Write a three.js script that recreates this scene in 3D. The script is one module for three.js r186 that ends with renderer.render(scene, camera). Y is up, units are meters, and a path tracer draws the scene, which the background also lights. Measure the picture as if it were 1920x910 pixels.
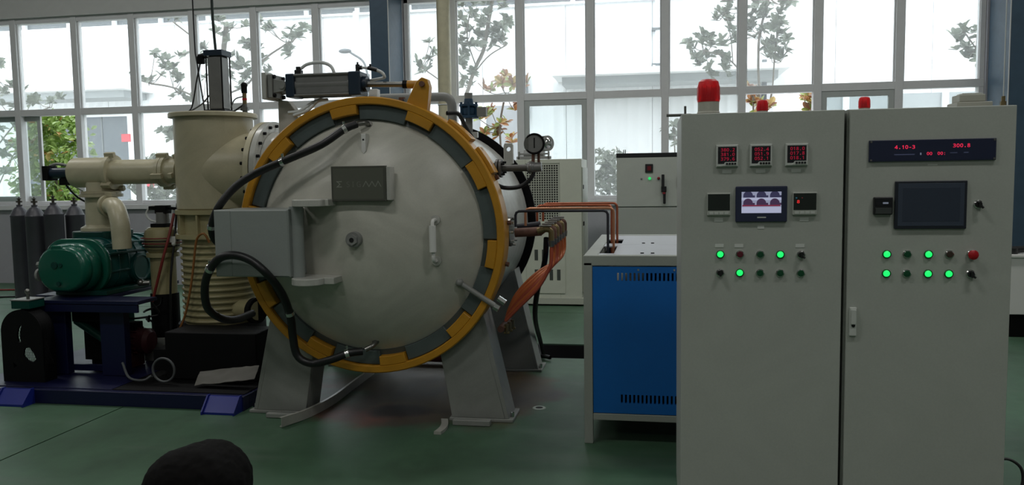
import * as THREE from 'three';
import { mergeGeometries, mergeVertices, toCreasedNormals } from 'three/addons/utils/BufferGeometryUtils.js';
import { RoundedBoxGeometry } from 'three/addons/geometries/RoundedBoxGeometry.js';
import { MarchingCubes } from 'three/addons/objects/MarchingCubes.js';
import { ImprovedNoise } from 'three/addons/math/ImprovedNoise.js';
import { RectAreaLightUniformsLib } from 'three/addons/lights/RectAreaLightUniformsLib.js';

// ---------------------------------------------------------------- camera, sky, lamps, exposure
const scene = new THREE.Scene();
const camera = new THREE.PerspectiveCamera(2 * Math.atan(455 / 1500) * 180 / Math.PI, 1920 / 910, 0.05, 200);
camera.position.set(0, 1.55, 0);
camera.rotation.order = 'YXZ';
camera.rotation.set(-Math.atan(122 / 1500), 10 * Math.PI / 180, -0.0145);
const renderer = new THREE.WebGLRenderer({ antialias: true });
renderer.toneMapping = THREE.LinearToneMapping;
renderer.toneMappingExposure = 1.0;
renderer.shadowMap.enabled = true;
RectAreaLightUniformsLib.init();
const SKY = 4.2;
scene.background = new THREE.Color().setRGB(0.95 * SKY, 0.985 * SKY, 1.04 * SKY);   // bright overcast sky
const LAMP_SPOTS = [[-9, -6.8], [-5.5, -6.8], [-2, -6.8], [1.5, -6.8], [5, -6.8], [-7.5, -1.2], [-2.5, -1.2], [2.5, -1.2], [-2.5, 4.5], [2.5, 4.5]];            // hall lamps under the roof [x, z]
const LAMP_SIZE = [1.5, 0.5], LAMP_Y = 6.2, LAMP_POWER = 23;

// ---------------------------------------------------------------- helpers
let seed = 7;
const rnd = () => { seed = (seed * 1664525 + 1013904223) >>> 0; return seed / 4294967296; };
const V = (x, y, z) => new THREE.Vector3(x, y, z);
const noise = new ImprovedNoise();
const fbm = (x, y, z = 0.5, o = 4) => { let s = 0, a = 0.5; for (let i = 0; i < o; i++) { s += a * noise.noise(x, y, z + i * 7.3); x *= 2.03; y *= 2.03; a *= 0.5; } return s; };
const used = {};
function numbered(n) { used[n] = (used[n] ?? -1) + 1; return used[n] ? `${n}_${String(used[n]).padStart(3, '0')}` : n; }
function fin(g) {
  if (g.index) g = g.toNonIndexed();
  for (const k of Object.keys(g.attributes)) if (!['position', 'normal', 'uv'].includes(k)) g.deleteAttribute(k);
  const p = g.attributes.position, uv = new Float32Array(p.count * 2), a = V(), b = V(), c = V();
  for (let i = 0; i < p.count; i += 3) {
    a.fromBufferAttribute(p, i); b.fromBufferAttribute(p, i + 1); c.fromBufferAttribute(p, i + 2);
    const n = b.clone().sub(a).cross(c.clone().sub(a)), x = Math.abs(n.x), y = Math.abs(n.y), z = Math.abs(n.z);
    [a, b, c].forEach((v, k) => { const q = x >= y && x >= z ? [v.z, v.y] : y >= z ? [v.x, v.z] : [v.x, v.y]; uv[(i + k) * 2] = q[0]; uv[(i + k) * 2 + 1] = q[1]; });
  }
  g.setAttribute('uv', new THREE.BufferAttribute(uv, 2));
  return g;
}
const box = (x0, x1, y0, y1, z0, z1, r = 0.004) => {
  const w = x1 - x0, h = y1 - y0, d = z1 - z0, rr = Math.min(r, w * 0.3, h * 0.3, d * 0.3);
  const g = r > 0 ? new RoundedBoxGeometry(w, h, d, 1, rr) : new THREE.BoxGeometry(w, h, d);
  g.translate((x0 + x1) / 2, (y0 + y1) / 2, (z0 + z1) / 2);
  return fin(g);
};
const along = (g, a, b) => {       // a geometry along +y from 0 is laid from a to b
  const d = V(...b).sub(V(...a)), q = new THREE.Quaternion().setFromUnitVectors(V(0, 1, 0), d.clone().normalize());
  g.applyQuaternion(q); g.translate(...a); return g;
};
const dist = (a, b) => V(...a).distanceTo(V(...b));
const cyl = (a, b, r, r2 = r, seg = 20, open = false) => { const l = dist(a, b), g = new THREE.CylinderGeometry(r2, r, l, seg, 1, open); g.translate(0, l / 2, 0); return fin(along(g, a, b)); };
const hexa = (a, b, r) => fin(toCreasedNormals(cyl(a, b, r, r, 6), 0.5));
const sph = (c, r, s = 16, sx = 1, sy = 1, sz = 1) => { const g = new THREE.SphereGeometry(r, s, Math.max(6, s * 0.7 | 0)); g.scale(sx, sy, sz); g.translate(...c); return fin(g); };
const tube = (pts, r, rad = 8, n = 0, tension = 0.5) => { const c = new THREE.CatmullRomCurve3(pts.map((p) => V(...p)), false, 'catmullrom', tension); return fin(new THREE.TubeGeometry(c, n || pts.length * 7, r, rad, false)); };
function bent(pts, r, rb, rad = 8) {   // straight runs joined by round bends, capped
  const path = new THREE.CurvePath(), P = pts.map((p) => V(...p)); let at = P[0];
  for (let i = 1; i < P.length; i++) {
    if (i === P.length - 1) { path.add(new THREE.LineCurve3(at, P[i])); break; }
    const q = Math.min(rb, P[i].distanceTo(P[i - 1]) * 0.48, P[i].distanceTo(P[i + 1]) * 0.48);
    const s = P[i].clone().lerp(P[i - 1], q / P[i].distanceTo(P[i - 1])), e = P[i].clone().lerp(P[i + 1], q / P[i].distanceTo(P[i + 1]));
    path.add(new THREE.LineCurve3(at, s)); path.add(new THREE.QuadraticBezierCurve3(s, P[i], e)); at = e;
  }
  return fin(new THREE.TubeGeometry(path, P.length * 14, r, rad, false));
}
const lathe = (prof, c, axis = 'y', seg = 40) => {       // prof: [radius, height along the axis]
  const g = new THREE.LatheGeometry(prof.map((p) => new THREE.Vector2(...p)), seg);
  if (axis === 'z') g.rotateX(Math.PI / 2); if (axis === 'x') g.rotateZ(-Math.PI / 2);
  g.translate(...c); return fin(toCreasedNormals(fin(g), 0.6));
};
const tor = (c, axis, R, r, seg = 40, ts = 8, arc = Math.PI * 2, rot = 0) => {
  const g = new THREE.TorusGeometry(R, r, ts, seg, arc); g.rotateZ(rot);
  if (axis === 'y') g.rotateX(Math.PI / 2); if (axis === 'x') g.rotateY(Math.PI / 2);
  g.translate(...c); return fin(g);
};
const prism = (pts, axis, t0, t1, holes = [], bevel = 0) => {   // outline in (x,y) along z, (z,y) along x, (x,z) along y
  const s = pts instanceof THREE.Shape ? pts : new THREE.Shape(pts.map((p) => new THREE.Vector2(...p)));
  for (const h of holes) s.holes.push(h instanceof THREE.Path ? h : new THREE.Path(h.map((p) => new THREE.Vector2(...p))));
  const b = Math.min(bevel, (t1 - t0) * 0.3);
  const g = new THREE.ExtrudeGeometry(s, { depth: t1 - t0 - 2 * b, bevelEnabled: b > 0, bevelSize: b, bevelThickness: b, bevelSegments: 1, bevelOffset: -b, curveSegments: 24 });
  g.translate(0, 0, t0 + b);
  const p = g.attributes.position;
  if (axis !== 'z') {
    for (let i = 0; i < p.count; i++) { const x = p.getX(i), y = p.getY(i), z = p.getZ(i); axis === 'x' ? p.setXYZ(i, z, y, x) : p.setXYZ(i, x, z, y); }
    for (let i = 0; i < p.count; i += 3) { const q = [0, 1, 2].map((k) => [p.getX(i + k), p.getY(i + k), p.getZ(i + k)]); p.setXYZ(i + 1, ...q[2]); p.setXYZ(i + 2, ...q[1]); }
    g.computeVertexNormals();
  }
  return fin(toCreasedNormals(g, 0.45));
};
const rect = (x0, x1, y0, y1) => [[x0, y0], [x1, y0], [x1, y1], [x0, y1]];
const circle = (cx, cy, r, n = 20) => Array.from({ length: n }, (_, i) => [cx + r * Math.cos(i / n * 2 * Math.PI), cy + r * Math.sin(i / n * 2 * Math.PI)]);
function sector(cx, cy, r0, r1, a0, a1) {
  const s = new THREE.Shape(); s.absarc(cx, cy, r1, a0, a1, false); s.absarc(cx, cy, r0, a1, a0, true); return s;
}
const pos = (o) => { const p = V(0, 0, 0); for (; o && o !== scene; o = o.parent) p.add(o.position); return p; };
function M(name, parent, mat, ...geos) {     // one named mesh; the geometry is given in the place's coordinates
  const gs = geos.flat(), g = gs.length > 1 ? mergeGeometries(gs) : gs[0], m = new THREE.Mesh(g, mat);
  m.name = parent === scene ? numbered(name) : name; m.castShadow = m.receiveShadow = true;
  const p = pos(parent); if (p.lengthSq()) g.translate(-p.x, -p.y, -p.z);
  parent.add(m); return m;
}
function tag(o, label, category, group) { Object.assign(o.userData, { label, category }); if (group) o.userData.group = group; return o; }
function thing(name, label, category, at = [0, 0, 0], group) {
  const o = new THREE.Group(); o.name = numbered(name); o.position.set(...at); scene.add(o); return tag(o, label, category, group);
}
function copy(o, at, label) { const c = o.clone(); c.name = numbered(o.name.replace(/_\d{3}$/, '')); c.position.set(...at); c.userData = { ...o.userData }; if (label) c.userData.label = label; scene.add(c); return c; }
function struct(name, mat, ...geos) { const m = M(name, scene, mat, ...geos); m.userData.kind = 'structure'; return m; }
function single(name, label, category, mat, geos, group) {   // a thing that is one mesh, its origin at its own lowest middle
  const g = [geos].flat().length > 1 ? mergeGeometries([geos].flat()) : [geos].flat()[0]; g.computeBoundingBox(); const b = g.boundingBox;
  const at = [(b.min.x + b.max.x) / 2, b.min.y, (b.min.z + b.max.z) / 2]; g.translate(-at[0], -at[1], -at[2]);
  const m = new THREE.Mesh(g, mat); m.name = numbered(name); m.position.set(...at); m.castShadow = m.receiveShadow = true; scene.add(m); return tag(m, label, category, group);
}

// ---------------------------------------------------------------- textures and materials
function dataTex(w, h, f, srgb) {
  const d = new Uint8Array(w * h * 4);
  for (let y = 0; y < h; y++) for (let x = 0; x < w; x++) { const c = f(x, y); d.set([c[0] * 255, c[1] * 255, c[2] * 255, 255].map((v) => Math.max(0, Math.min(255, v))), (y * w + x) * 4); }
  const t = new THREE.DataTexture(d, w, h); t.magFilter = THREE.LinearFilter; t.wrapS = t.wrapT = THREE.RepeatWrapping; if (srgb) t.colorSpace = THREE.SRGBColorSpace; t.needsUpdate = true; return t;
}
const tile = (x, y, n, s, z) => {   // noise that repeats after n pixels
  const u = x / n * 2 * Math.PI, v = y / n * 2 * Math.PI; return fbm(Math.cos(u) * s + 9, Math.sin(u) * s + Math.cos(v) * s * 1.7, Math.sin(v) * s + z, 4);
};
const grain = dataTex(256, 256, (x, y) => { const g = 0.96 + 0.03 * tile(x, y, 256, 1.1, 3) + 0.025 * (rnd() - 0.5); return [g, g, g]; }, true);
const worn = dataTex(256, 256, (x, y) => { const a = tile(x, y, 256, 1.3, 11), g = 0.94 + 0.09 * a + 0.03 * (rnd() - 0.5); return [g, g * 0.995, g * 0.985]; }, true);
const rough = dataTex(256, 256, (x, y) => { const g = 0.9 + 0.12 * tile(x, y, 256, 1.4, 5) + 0.04 * (rnd() - 0.5); return [g, g, g]; });
const paint = (c, r = 0.45, w = false, metal = 0) => { const m = new THREE.MeshStandardMaterial({ color: c, roughness: r, metalness: metal, map: w ? worn : grain, roughnessMap: rough }); return m; };
const flat = (c, r = 0.5, metal = 0, o = {}) => new THREE.MeshStandardMaterial({ color: c, roughness: r, metalness: metal, ...o });
const glow = (c, k) => new THREE.MeshStandardMaterial({ color: 0x050505, roughness: 0.4, emissive: c, emissiveIntensity: k });
const C = {
  wall: paint('#a9a9af', 0.8), wallUp: paint('#c9cac8', 0.85), ceil: paint('#b9bbb8', 0.85), navy: paint('#3a5266', 0.5, true), frame: paint('#d9dadb', 0.45), frameDark: paint('#b3b8b6', 0.45),
  furnace: paint('#c8c8be', 0.4, true), furnaceSide: paint('#bfc0bb', 0.28, true), yellow: paint('#c48c22', 0.42, true), ringDark: paint('#556060', 0.4, true), hinge: paint('#949a97', 0.42), leg: paint('#8e918d', 0.45, true),
  cream: paint('#bcb59a', 0.42, true), creamLight: paint('#c9c3a8', 0.4, true), coil: paint('#aaa27c', 0.4, true), green: paint('#0d5a48', 0.28), greenDark: paint('#0a4038', 0.35), teal: paint('#0f4f4c', 0.4),
  skid: paint('#0b1038', 0.45), skidBlue: paint('#16257e', 0.42), black: new THREE.MeshPhysicalMaterial({ color: '#08080a', roughness: 0.75, specularIntensity: 0.4, roughnessMap: rough }), rubber: flat('#131315', 0.42), blackPlastic: flat('#17181a', 0.4), navyCap: paint('#1f2f40', 0.4),
  alu: paint('#8b8c8c', 0.4, true, 0.35), chrome: flat('#d6d6d4', 0.18, 1), steel: paint('#8b8b88', 0.35, true, 0.85), rust: paint('#6d4a3c', 0.7, true), brass: flat('#857553', 0.4, 0.8), stripMetal: paint('#b5b5ae', 0.4, true, 0.2), darkSteel: paint('#5d5a57', 0.5, true),
  pipeGrey: paint('#8d8f8d', 0.5, true), white: flat('#dcdcd8', 0.4), hoseWhite: flat('#cfd2d0', 0.35), hoseOrange: new THREE.MeshPhysicalMaterial({ color: '#e08045', roughness: 0.4, transmission: 0.3, thickness: 0 }), hoseRed: flat('#b4543a', 0.45),
  cabinet: paint('#b7bbb3', 0.48), cabinetSide: paint('#a9ada6', 0.5), seam: flat('#2b2d2c', 0.7), transGrey: paint('#a4a8a0', 0.5), transTop: paint('#b9bcc2', 0.4), blue: paint('#0d69bd', 0.42), dark: flat('#0c0d0e', 0.7),
  chiller: paint('#c9ccbd', 0.5), chillerTrim: paint('#b9bcae', 0.5), copper: flat('#b4664a', 0.35, 0.7), copperDark: flat('#2a2b33', 0.5, 0.2), copperLight: flat('#c58a6a', 0.35, 0.6), gas: paint('#3f3f47', 0.5, true), gasValve: flat('#4a463f', 0.45, 0.7),
  valveBlue: paint('#24455f', 0.45), maroon: paint('#4b2226', 0.5), redPlastic: new THREE.MeshPhysicalMaterial({ color: '#f01a2e', roughness: 0.4, transmission: 0.7, thickness: 0 }), redSolid: flat('#b5121f', 0.35), redDark: flat('#7d1420', 0.4),
  beaconBase: paint('#b5b5a9', 0.5), meterBezel: flat('#c4c8c2', 0.5), screenGlass: flat('#1b222c', 0.22), plate: paint('#5c5e55', 0.55), skin: flat('#b98468', 0.55), hair: new THREE.MeshPhysicalMaterial({ color: '#060505', roughness: 0.8, specularIntensity: 0.25 }), shirt: flat('#3a4250', 0.9), trouser: flat('#22252c', 0.9),
  stool: flat('#3b5f8f', 0.5), sheet: paint('#5b5952', 0.7), labelPlate: flat('#d2d5d0', 0.5), wireRed: flat('#7e2c28', 0.5), wireOrange: flat('#8a5a2a', 0.6), wireGrey: flat('#55585a', 0.5),
};
C.slot = flat('#3f443f', 0.6);
C.glass = new THREE.MeshPhysicalMaterial({ color: '#f4f7f6', roughness: 0.27, transmission: 1, thickness: 0, ior: 1.45 });          // dusty panes
C.glassClear = new THREE.MeshPhysicalMaterial({ color: '#eff4f3', roughness: 0.22, transmission: 1, thickness: 0, ior: 1.45 });

// ---------------------------------------------------------------- floor
const floorTex = dataTex(1024, 1024, (px, py) => {
  const x = px / 1024 * 21 - 13, z = py / 1024 * 20 - 11;
  const n1 = fbm(x * 0.7, z * 0.7, 1.5, 5), n2 = fbm(x * 3.1, z * 2.1, 4.2, 4), n3 = fbm(x * 0.9 + 20, z * 9, 7.7, 4), n4 = fbm(x * 14, z * 14, 2.2, 2);
  let r = 0.238, g = 0.357, b = 0.268;
  const k = 1 + 0.32 * n1 + 0.2 * n2 + 0.1 * n4; r *= k; g *= k; b *= k;
  const scuff = Math.max(0, Math.min(1, (n3 + n1 * 0.7 - 0.08) * 3));          // grey worn streaks
  r += (0.36 - r) * scuff * 0.35; g += (0.4 - g) * scuff * 0.35; b += (0.36 - b) * scuff * 0.35;
  const e = Math.hypot((x + 1.6) / 0.88, (z + 5.75) / 1.15) - 1 + 0.9 * fbm(x * 1.7, z * 1.7, 9.1, 5);   // rusty water marks under the furnace
  const st = Math.max(0, Math.min(1, -e * 4));
  r += (0.30 + 0.16 * n2 - r) * st * 0.85; g += (0.235 + 0.1 * n2 - g) * st * 0.85; b += (0.185 - b) * st * 0.85;
  const red = Math.max(0, Math.min(1, (0.32 - Math.hypot((x + 1.95) / 0.55, (z + 4.95) / 0.3) * 0.4 + 0.6 * n2) * 2)) * st; r += 0.1 * red; g -= 0.07 * red; b -= 0.03 * red;
  const oil = Math.max(0, Math.min(1, (0.9 - Math.hypot((x + 1.68) / 0.27, (z + 5.05) / 0.17) + 0.9 * n2) * 2.2)); r += (0.1 - r) * oil * 0.8; g += (0.1 - g) * oil * 0.8; b += (0.11 - b) * oil * 0.8;
  return [r, g, b];
}, true);
floorTex.repeat.set(1 / 21, 1 / 20); floorTex.offset.set(13 / 21, 11 / 20);
const floorRough = rough.clone(); floorRough.repeat.set(0.7, 0.35); floorRough.needsUpdate = true;
C.floor = new THREE.MeshStandardMaterial({ map: floorTex, roughness: 0.56, roughnessMap: floorRough, bumpMap: floorRough, bumpScale: 0.0015 });
const TR = [-1.45, 1.3, -7.3, -6.72];
const floor = struct('floor', C.floor, prism(rect(-13, 8, -11, 9), 'y', -0.3, 0, [rect(TR[0], TR[1], TR[2], TR[3]), rect(-3.628, -3.616, -4.9, 3), rect(-12, 7, -9.012, -9.0)]));
M('trench_liner', floor, C.dark, box(TR[0] - 0.02, TR[1] + 0.02, -0.42, -0.36, TR[2] - 0.02, TR[3] + 0.02, 0), box(TR[0], TR[1], -0.36, -0.012, TR[2] - 0.02, TR[2] + 0.006, 0), box(TR[0], TR[1], -0.36, -0.012, TR[3] - 0.006, TR[3] + 0.02, 0));
M('joint_filler', floor, C.dark, box(-3.628, -3.616, -0.06, -0.006, -4.9, 3, 0));
M('joint_filler', floor, C.dark, box(-12, 7, -0.06, -0.006, -9.012, -9.0, 0));
{ const d = thing('floor_drain', 'small round pale ringed drain set in the floor right of the furnace leg', 'drain', [-0.751, 0.001, -5.22]);
  M('ring', d, flat('#a9b3a8', 0.4), lathe([[0.026, 0.001], [0.026, 0.005], [0.042, 0.005], [0.046, 0.001]], [-0.751, 0, -5.22])); M('cover', d, C.dark, cyl([-0.751, 0.001, -5.22], [-0.751, 0.003, -5.22], 0.026)); }

// ---------------------------------------------------------------- shell of the hall
const SILL = 1.225, HEAD = 4.09, TRANS = 2.66;
const COL = [[-3.72, -3.46], [4.12, 4.4]];
struct('wall_back', C.wall, box(-13, 8, 0, SILL, -11.24, -11, 0), box(-13, -12.6, SILL, HEAD, -11.24, -11, 0), box(-3.72, -3.46, SILL, HEAD, -11.24, -11, 0), box(4.1, 8, SILL, HEAD, -11.24, -11, 0));
struct('wall_back_upper', C.wallUp, box(-13, 8, HEAD, 7, -11.24, -11, 0));
struct('wall_left', C.wallUp, box(-13.24, -13, -0.3, 7.2, -11.24, 9.24, 0));
struct('wall_right', C.wallUp, box(8, 8.24, -0.3, 7.2, -11.24, 9.24, 0));
struct('wall_front', C.wallUp, box(-13, 8, 0, 7, 9, 9.24, 0));
struct('ceiling', C.ceil, box(-13.24, 8.24, 7, 7.2, -11.24, 9.24, 0));
struct('trim_1', C.frame, box(-12.6, -3.73, SILL - 0.07, SILL, -11.0, -10.94), box(-3.45, 4.1, SILL - 0.07, SILL, -11.0, -10.94));   // window boards
for (const [a, b] of COL) { const c = struct('steel_column', C.navy, box(a, b, 0, 7, -10.995, -10.4, 0.006)); M('base_plate', c, C.navy, box(a - 0.05, b + 0.05, 0, 0.03, -10.99, -10.3)); M('column_edge', c, C.wallUp, box(a === 4.12 ? a - 0.003 : b - 0.007, a === 4.12 ? a + 0.007 : b + 0.003, 0.04, 6.95, -10.402, -10.392, 0)); }
{ const p = struct('downpipe', C.creamLight, cyl([-2.79, 0, -10.72], [-2.79, 6.95, -10.72], 0.092, 0.092, 28)); for (const y of [1.0, 2.55, 4.6]) M('pipe_clamp', p, C.frame, tor([-2.79, y, -10.72], 'y', 0.094, 0.008, 28, 6), box(-2.8, -2.78, y - 0.01, y + 0.01, -11, -10.81)); }

// ---------------------------------------------------------------- window bays
const ZF = [-11.17, -11.05];
function bay(n, x0, x1, mull, open, sashes) {
  const w = new THREE.Group(); w.name = 'window_' + n; w.userData.kind = 'structure'; scene.add(w);
  const bar = (name, g) => M(name, w, C.frame, g);
  bar('head_rail', box(x0, x1, HEAD - 0.08, HEAD, ...ZF)); bar('sill_rail', box(x0, x1, SILL, SILL + 0.06, ...ZF)); bar('transom', box(x0, x1, TRANS - 0.055, TRANS + 0.045, ZF[0], ZF[1] + 0.004));
  bar('jamb', box(x0, x0 + 0.06, SILL, HEAD, ...ZF)); bar('jamb', box(x1 - 0.06, x1, SILL, HEAD, ...ZF));
  for (const m of mull) { bar('mullion', box(m - 0.05, m + 0.05, SILL, HEAD, ZF[0], ZF[1] + 0.01)); }
  const xs = [x0, ...mull, x1];
  for (let i = 0; i + 1 < xs.length; i++) {
    const a = xs[i] + 0.05, b = xs[i + 1] - 0.05;
    M('pane', w, C.glass, box(a, b, TRANS + 0.05, HEAD - 0.08, -11.113, -11.107, 0));
    for (const [x, y0, y1] of [[a, TRANS + 0.045, HEAD - 0.08], [b - 0.018, TRANS + 0.045, HEAD - 0.08]]) bar('glazing_bead', box(x, x + 0.018, y0, y1, -11.1, -11.07));
    if (open.includes(i)) continue;
    if (sashes.includes(i)) {
      const s = M('sash', w, C.frameDark, prism(rect(a, b, SILL + 0.06, TRANS - 0.055), 'z', -11.1, -11.055, [rect(a + 0.07, b - 0.07, SILL + 0.14, TRANS - 0.13)], 0.004));
      M('pane', s, C.glassClear, box(a + 0.068, b - 0.068, SILL + 0.138, TRANS - 0.128, -11.08, -11.074, 0));
    } else { M('pane', w, C.glass, box(a, b, SILL + 0.06, TRANS - 0.055, -11.113, -11.107, 0)); }
  }
  return w;
}
const w1 = bay(1, -12.6, -3.73, [-11.66, -10.69, -9.72, -8.67, -7.7, -6.71, -5.73, -4.77], [3], []);
{ const s = M('sash', w1, C.frameDark, prism(rect(-10.36, -9.4, SILL + 0.06, TRANS - 0.055), 'z', -11.165, -11.125, [rect(-10.29, -9.46, SILL + 0.14, TRANS - 0.13)], 0.004)); M('pane', s, C.glassClear, box(-10.292, -9.458, SILL + 0.138, TRANS - 0.128, -11.148, -11.142, 0)); }
bay(2, -3.45, 4.1, [-2.75, -1.8, -0.835, 0.165, 1.16, 2.11, 3.1], [1, 5], [2, 6]);

// ---------------------------------------------------------------- hall lamps under the roof
{ const proto = thing('hall_lamp', 'white rectangular lamp hanging under the hall roof', 'lamp', [0, LAMP_Y, 0], 'lamps under the hall roof');
  M('housing', proto, C.white, box(-LAMP_SIZE[0] / 2 - 0.04, LAMP_SIZE[0] / 2 + 0.04, LAMP_Y + 0.01, LAMP_Y + 0.09, -LAMP_SIZE[1] / 2 - 0.04, LAMP_SIZE[1] / 2 + 0.04));
  M('lamp_diffuser', proto, glow('#fcfbf8', 1.2), box(-LAMP_SIZE[0] / 2, LAMP_SIZE[0] / 2, LAMP_Y, LAMP_Y + 0.015, -LAMP_SIZE[1] / 2, LAMP_SIZE[1] / 2, 0));
  for (const s of [-0.6, 0.6]) M('suspension_wire', proto, C.steel, cyl([s, LAMP_Y + 0.08, 0], [s, 6.998, 0], 0.004, 0.004, 6));
  LAMP_SPOTS.forEach(([x, z], i) => { const o = i ? copy(proto, [x, LAMP_Y, z]) : proto; o.position.set(x, LAMP_Y, z);
    const l = new THREE.RectAreaLight('#fcfbf8', LAMP_POWER, ...LAMP_SIZE); l.position.set(x, LAMP_Y - 0.01, z); l.rotation.x = -Math.PI / 2; l.name = 'lamp_light'; scene.add(l); });
}

// ---------------------------------------------------------------- outdoors
{ const g = struct('yard_ground', paint('#c6c5bf', 0.9, true), box(-40, 40, -0.45, -0.15, -60, -11.26, 0)); }
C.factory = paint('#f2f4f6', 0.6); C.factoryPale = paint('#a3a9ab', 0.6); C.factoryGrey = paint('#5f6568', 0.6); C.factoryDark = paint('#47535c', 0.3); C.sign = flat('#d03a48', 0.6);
{ const f = thing('factory_building', 'white corrugated factory building across the yard beyond the windows', 'building', [0, -0.15, -19]);
  const Z = -19, EAVE = 5.62;
  const rib = (x0, w, y0, y1) => {   // trapezoid sheet profile
    const p = [], n = Math.round(w / 0.25); for (let i = 0; i < n; i++) { const x = x0 + i * w / n, s = w / n; p.push([x, Z], [x + s * 0.55, Z], [x + s * 0.7, Z + 0.014], [x + s * 0.85, Z + 0.014]); }
    p.push([x0 + w, Z], [x0 + w, Z - 0.1], [x0, Z - 0.1]); return prism(p, 'y', y0, y1);
  };
  for (let x = -30; x < 22; x += 2) M('wall_panel', f, C.factory, rib(x, 1.99, -0.15, EAVE));
  M('wall_core', f, C.factoryGrey, box(-30, 22, -0.15, 8.2, Z - 0.6, Z - 0.12, 0));
  M('gutter', f, C.factory, box(-30, 22, EAVE - 0.07, EAVE - 0.02, Z - 0.1, Z + 0.1));
  M('upper_window_band', f, C.factoryGrey, box(-30, 22, EAVE - 0.02, 7.0, Z - 0.12, Z - 0.05, 0));
  for (let x = -29.6; x < 22; x += 1.32) M('window_post', f, C.factory, box(x, x + 0.1, EAVE - 0.02, 7.0, Z - 0.06, Z + 0.03, 0));
  M('roof_edge', f, C.factory, box(-30.2, 22.2, 7.0, 8.3, Z - 0.6, Z + 0.35, 0));
  for (const [a, b, y] of [[-19.2, -12.7, 3.98], [-2.2, 2.85, 3.9]]) {
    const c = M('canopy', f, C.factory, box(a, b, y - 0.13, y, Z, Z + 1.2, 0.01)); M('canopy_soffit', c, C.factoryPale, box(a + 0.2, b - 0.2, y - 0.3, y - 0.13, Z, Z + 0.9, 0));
    for (let x = a + 0.1; x < b; x += 0.3) M('canopy_rib', c, C.factory, box(x, x + 0.06, y, y + 0.03, Z, Z + 1.2, 0)); }
  M('door', f, C.factoryDark, box(-16.4, -13.42, -0.15, 3.28, Z + 0.02, Z + 0.07, 0)); M('door_frame', f, C.factory, prism(rect(-16.55, -13.28, -0.15, 3.4), 'z', Z + 0.02, Z + 0.1, [rect(-16.4, -13.42, -0.1, 3.28)]));
  for (const x of [-15.7, -14.95, -14.2]) M('door_bar', f, C.factoryGrey, box(x, x + 0.04, -0.1, 3.28, Z + 0.07, Z + 0.085, 0)); M('warning_sign', f, C.sign, box(-13.6, -13.34, 2.62, 2.82, Z + 0.1, Z + 0.115, 0)); M('warning_sign', f, C.sign, box(-13.2, -12.78, 1.44, 1.55, Z + 0.04, Z + 0.06, 0));
  for (const [a, b] of [[-4.5, -3.15], [3.7, 10]]) { M('lower_window', f, C.factoryPale, box(a, b, 0.8, 3.26, Z + 0.03, Z + 0.06, 0)); for (let x = a + 0.45; x < b; x += 1.02) M('window_post', f, C.factory, box(x, x + 0.13, 0.8, 3.26, Z + 0.05, Z + 0.12, 0)); }
  M('downpipe', f, C.factory, cyl([-7.1, -0.15, Z + 0.12], [-7.1, EAVE, Z + 0.12], 0.07)); M('downpipe', f, C.factory, cyl([0.12, 3.9, Z + 0.12], [0.12, EAVE, Z + 0.12], 0.06));
  for (const y of [4.05, 4.85]) M('pipe_bracket', f, C.factoryGrey, box(-0.02, 0.26, y, y + 0.05, Z, Z + 0.2, 0));
  M('vent_post', f, C.factoryGrey, box(-3.02, -2.9, 2.9, 3.95, Z + 0.04, Z + 0.16, 0)); M('vent_post', f, C.factoryGrey, box(2.42, 2.52, 2.6, 4.1, Z + 0.04, Z + 0.14, 0));
}
{ const l = thing('street_lamp', 'tall thin grey street lamp with curved arm before the far factory wall', 'street lamp', [-6.55, -0.15, -18.1]);
  M('pole', l, C.factoryGrey, cyl([-6.55, -0.15, -18.1], [-6.55, 4.0, -18.1], 0.05, 0.035, 10)); M('arm', l, C.factoryGrey, tube([[-6.55, 3.95, -18.1], [-6.66, 4.3, -18.1], [-6.98, 4.53, -18.1]], 0.025)); M('lamp_head', l, C.factoryGrey, sph([-7.1, 4.56, -18.1], 0.16, 12, 1, 0.35, 0.6).translate(0, 0, 0)); }
C.bark = paint('#7d766b', 0.9, true);
C.leaves = ['#6a7462', '#7a846f', '#586250'].map((c) => new THREE.MeshPhysicalMaterial({ color: c, roughness: 0.45, transmission: 0.3, thickness: 0, side: THREE.DoubleSide }));
C.leavesBright = ['#8aa84e', '#a9bd66', '#688a42', '#c2b060', '#b98a4c'].map((c) => new THREE.MeshPhysicalMaterial({ color: c, roughness: 0.5, transmission: 0.35, thickness: 0, side: THREE.DoubleSide }));
C.leavesRed = ['#a8764a', '#b59a58', '#8a5f44', '#8fa050'].map((c) => new THREE.MeshPhysicalMaterial({ color: c, roughness: 0.5, transmission: 0.35, thickness: 0, side: THREE.DoubleSide }));
function leafGeo(len, wid, curl) {      // a folded, drooping blade along +y
  const p = [], idx = [], rows = 5, t = [];
  for (let i = 0; i <= rows; i++) { const u = i / rows, w = wid * Math.pow(Math.sin(Math.PI * Math.min(0.96, Math.pow(0.05 + u * 0.95, 1.5))), 0.7), y = len * u, z = -curl * len * u * u; p.push([-w, y, z + w * 0.35], [0, y, z], [w, y, z + w * 0.35]); }
  for (let i = 0; i < rows; i++) for (const k of [0, 1]) { const a = i * 3 + k; idx.push(a, a + 1, a + 4, a, a + 4, a + 3); }
  for (const k of idx) t.push(...p[k]);
  const g = new THREE.BufferGeometry(); g.setAttribute('position', new THREE.Float32BufferAttribute(t, 3)); g.computeVertexNormals(); return fin(g);
}
const leafShapes = [leafGeo(0.135, 0.037, 0.15), leafGeo(0.115, 0.035, 0.3), leafGeo(0.15, 0.04, 0.05)];
const smallLeaves = [leafGeo(0.125, 0.036, 0.2), leafGeo(0.1, 0.032, 0.35)];
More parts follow.
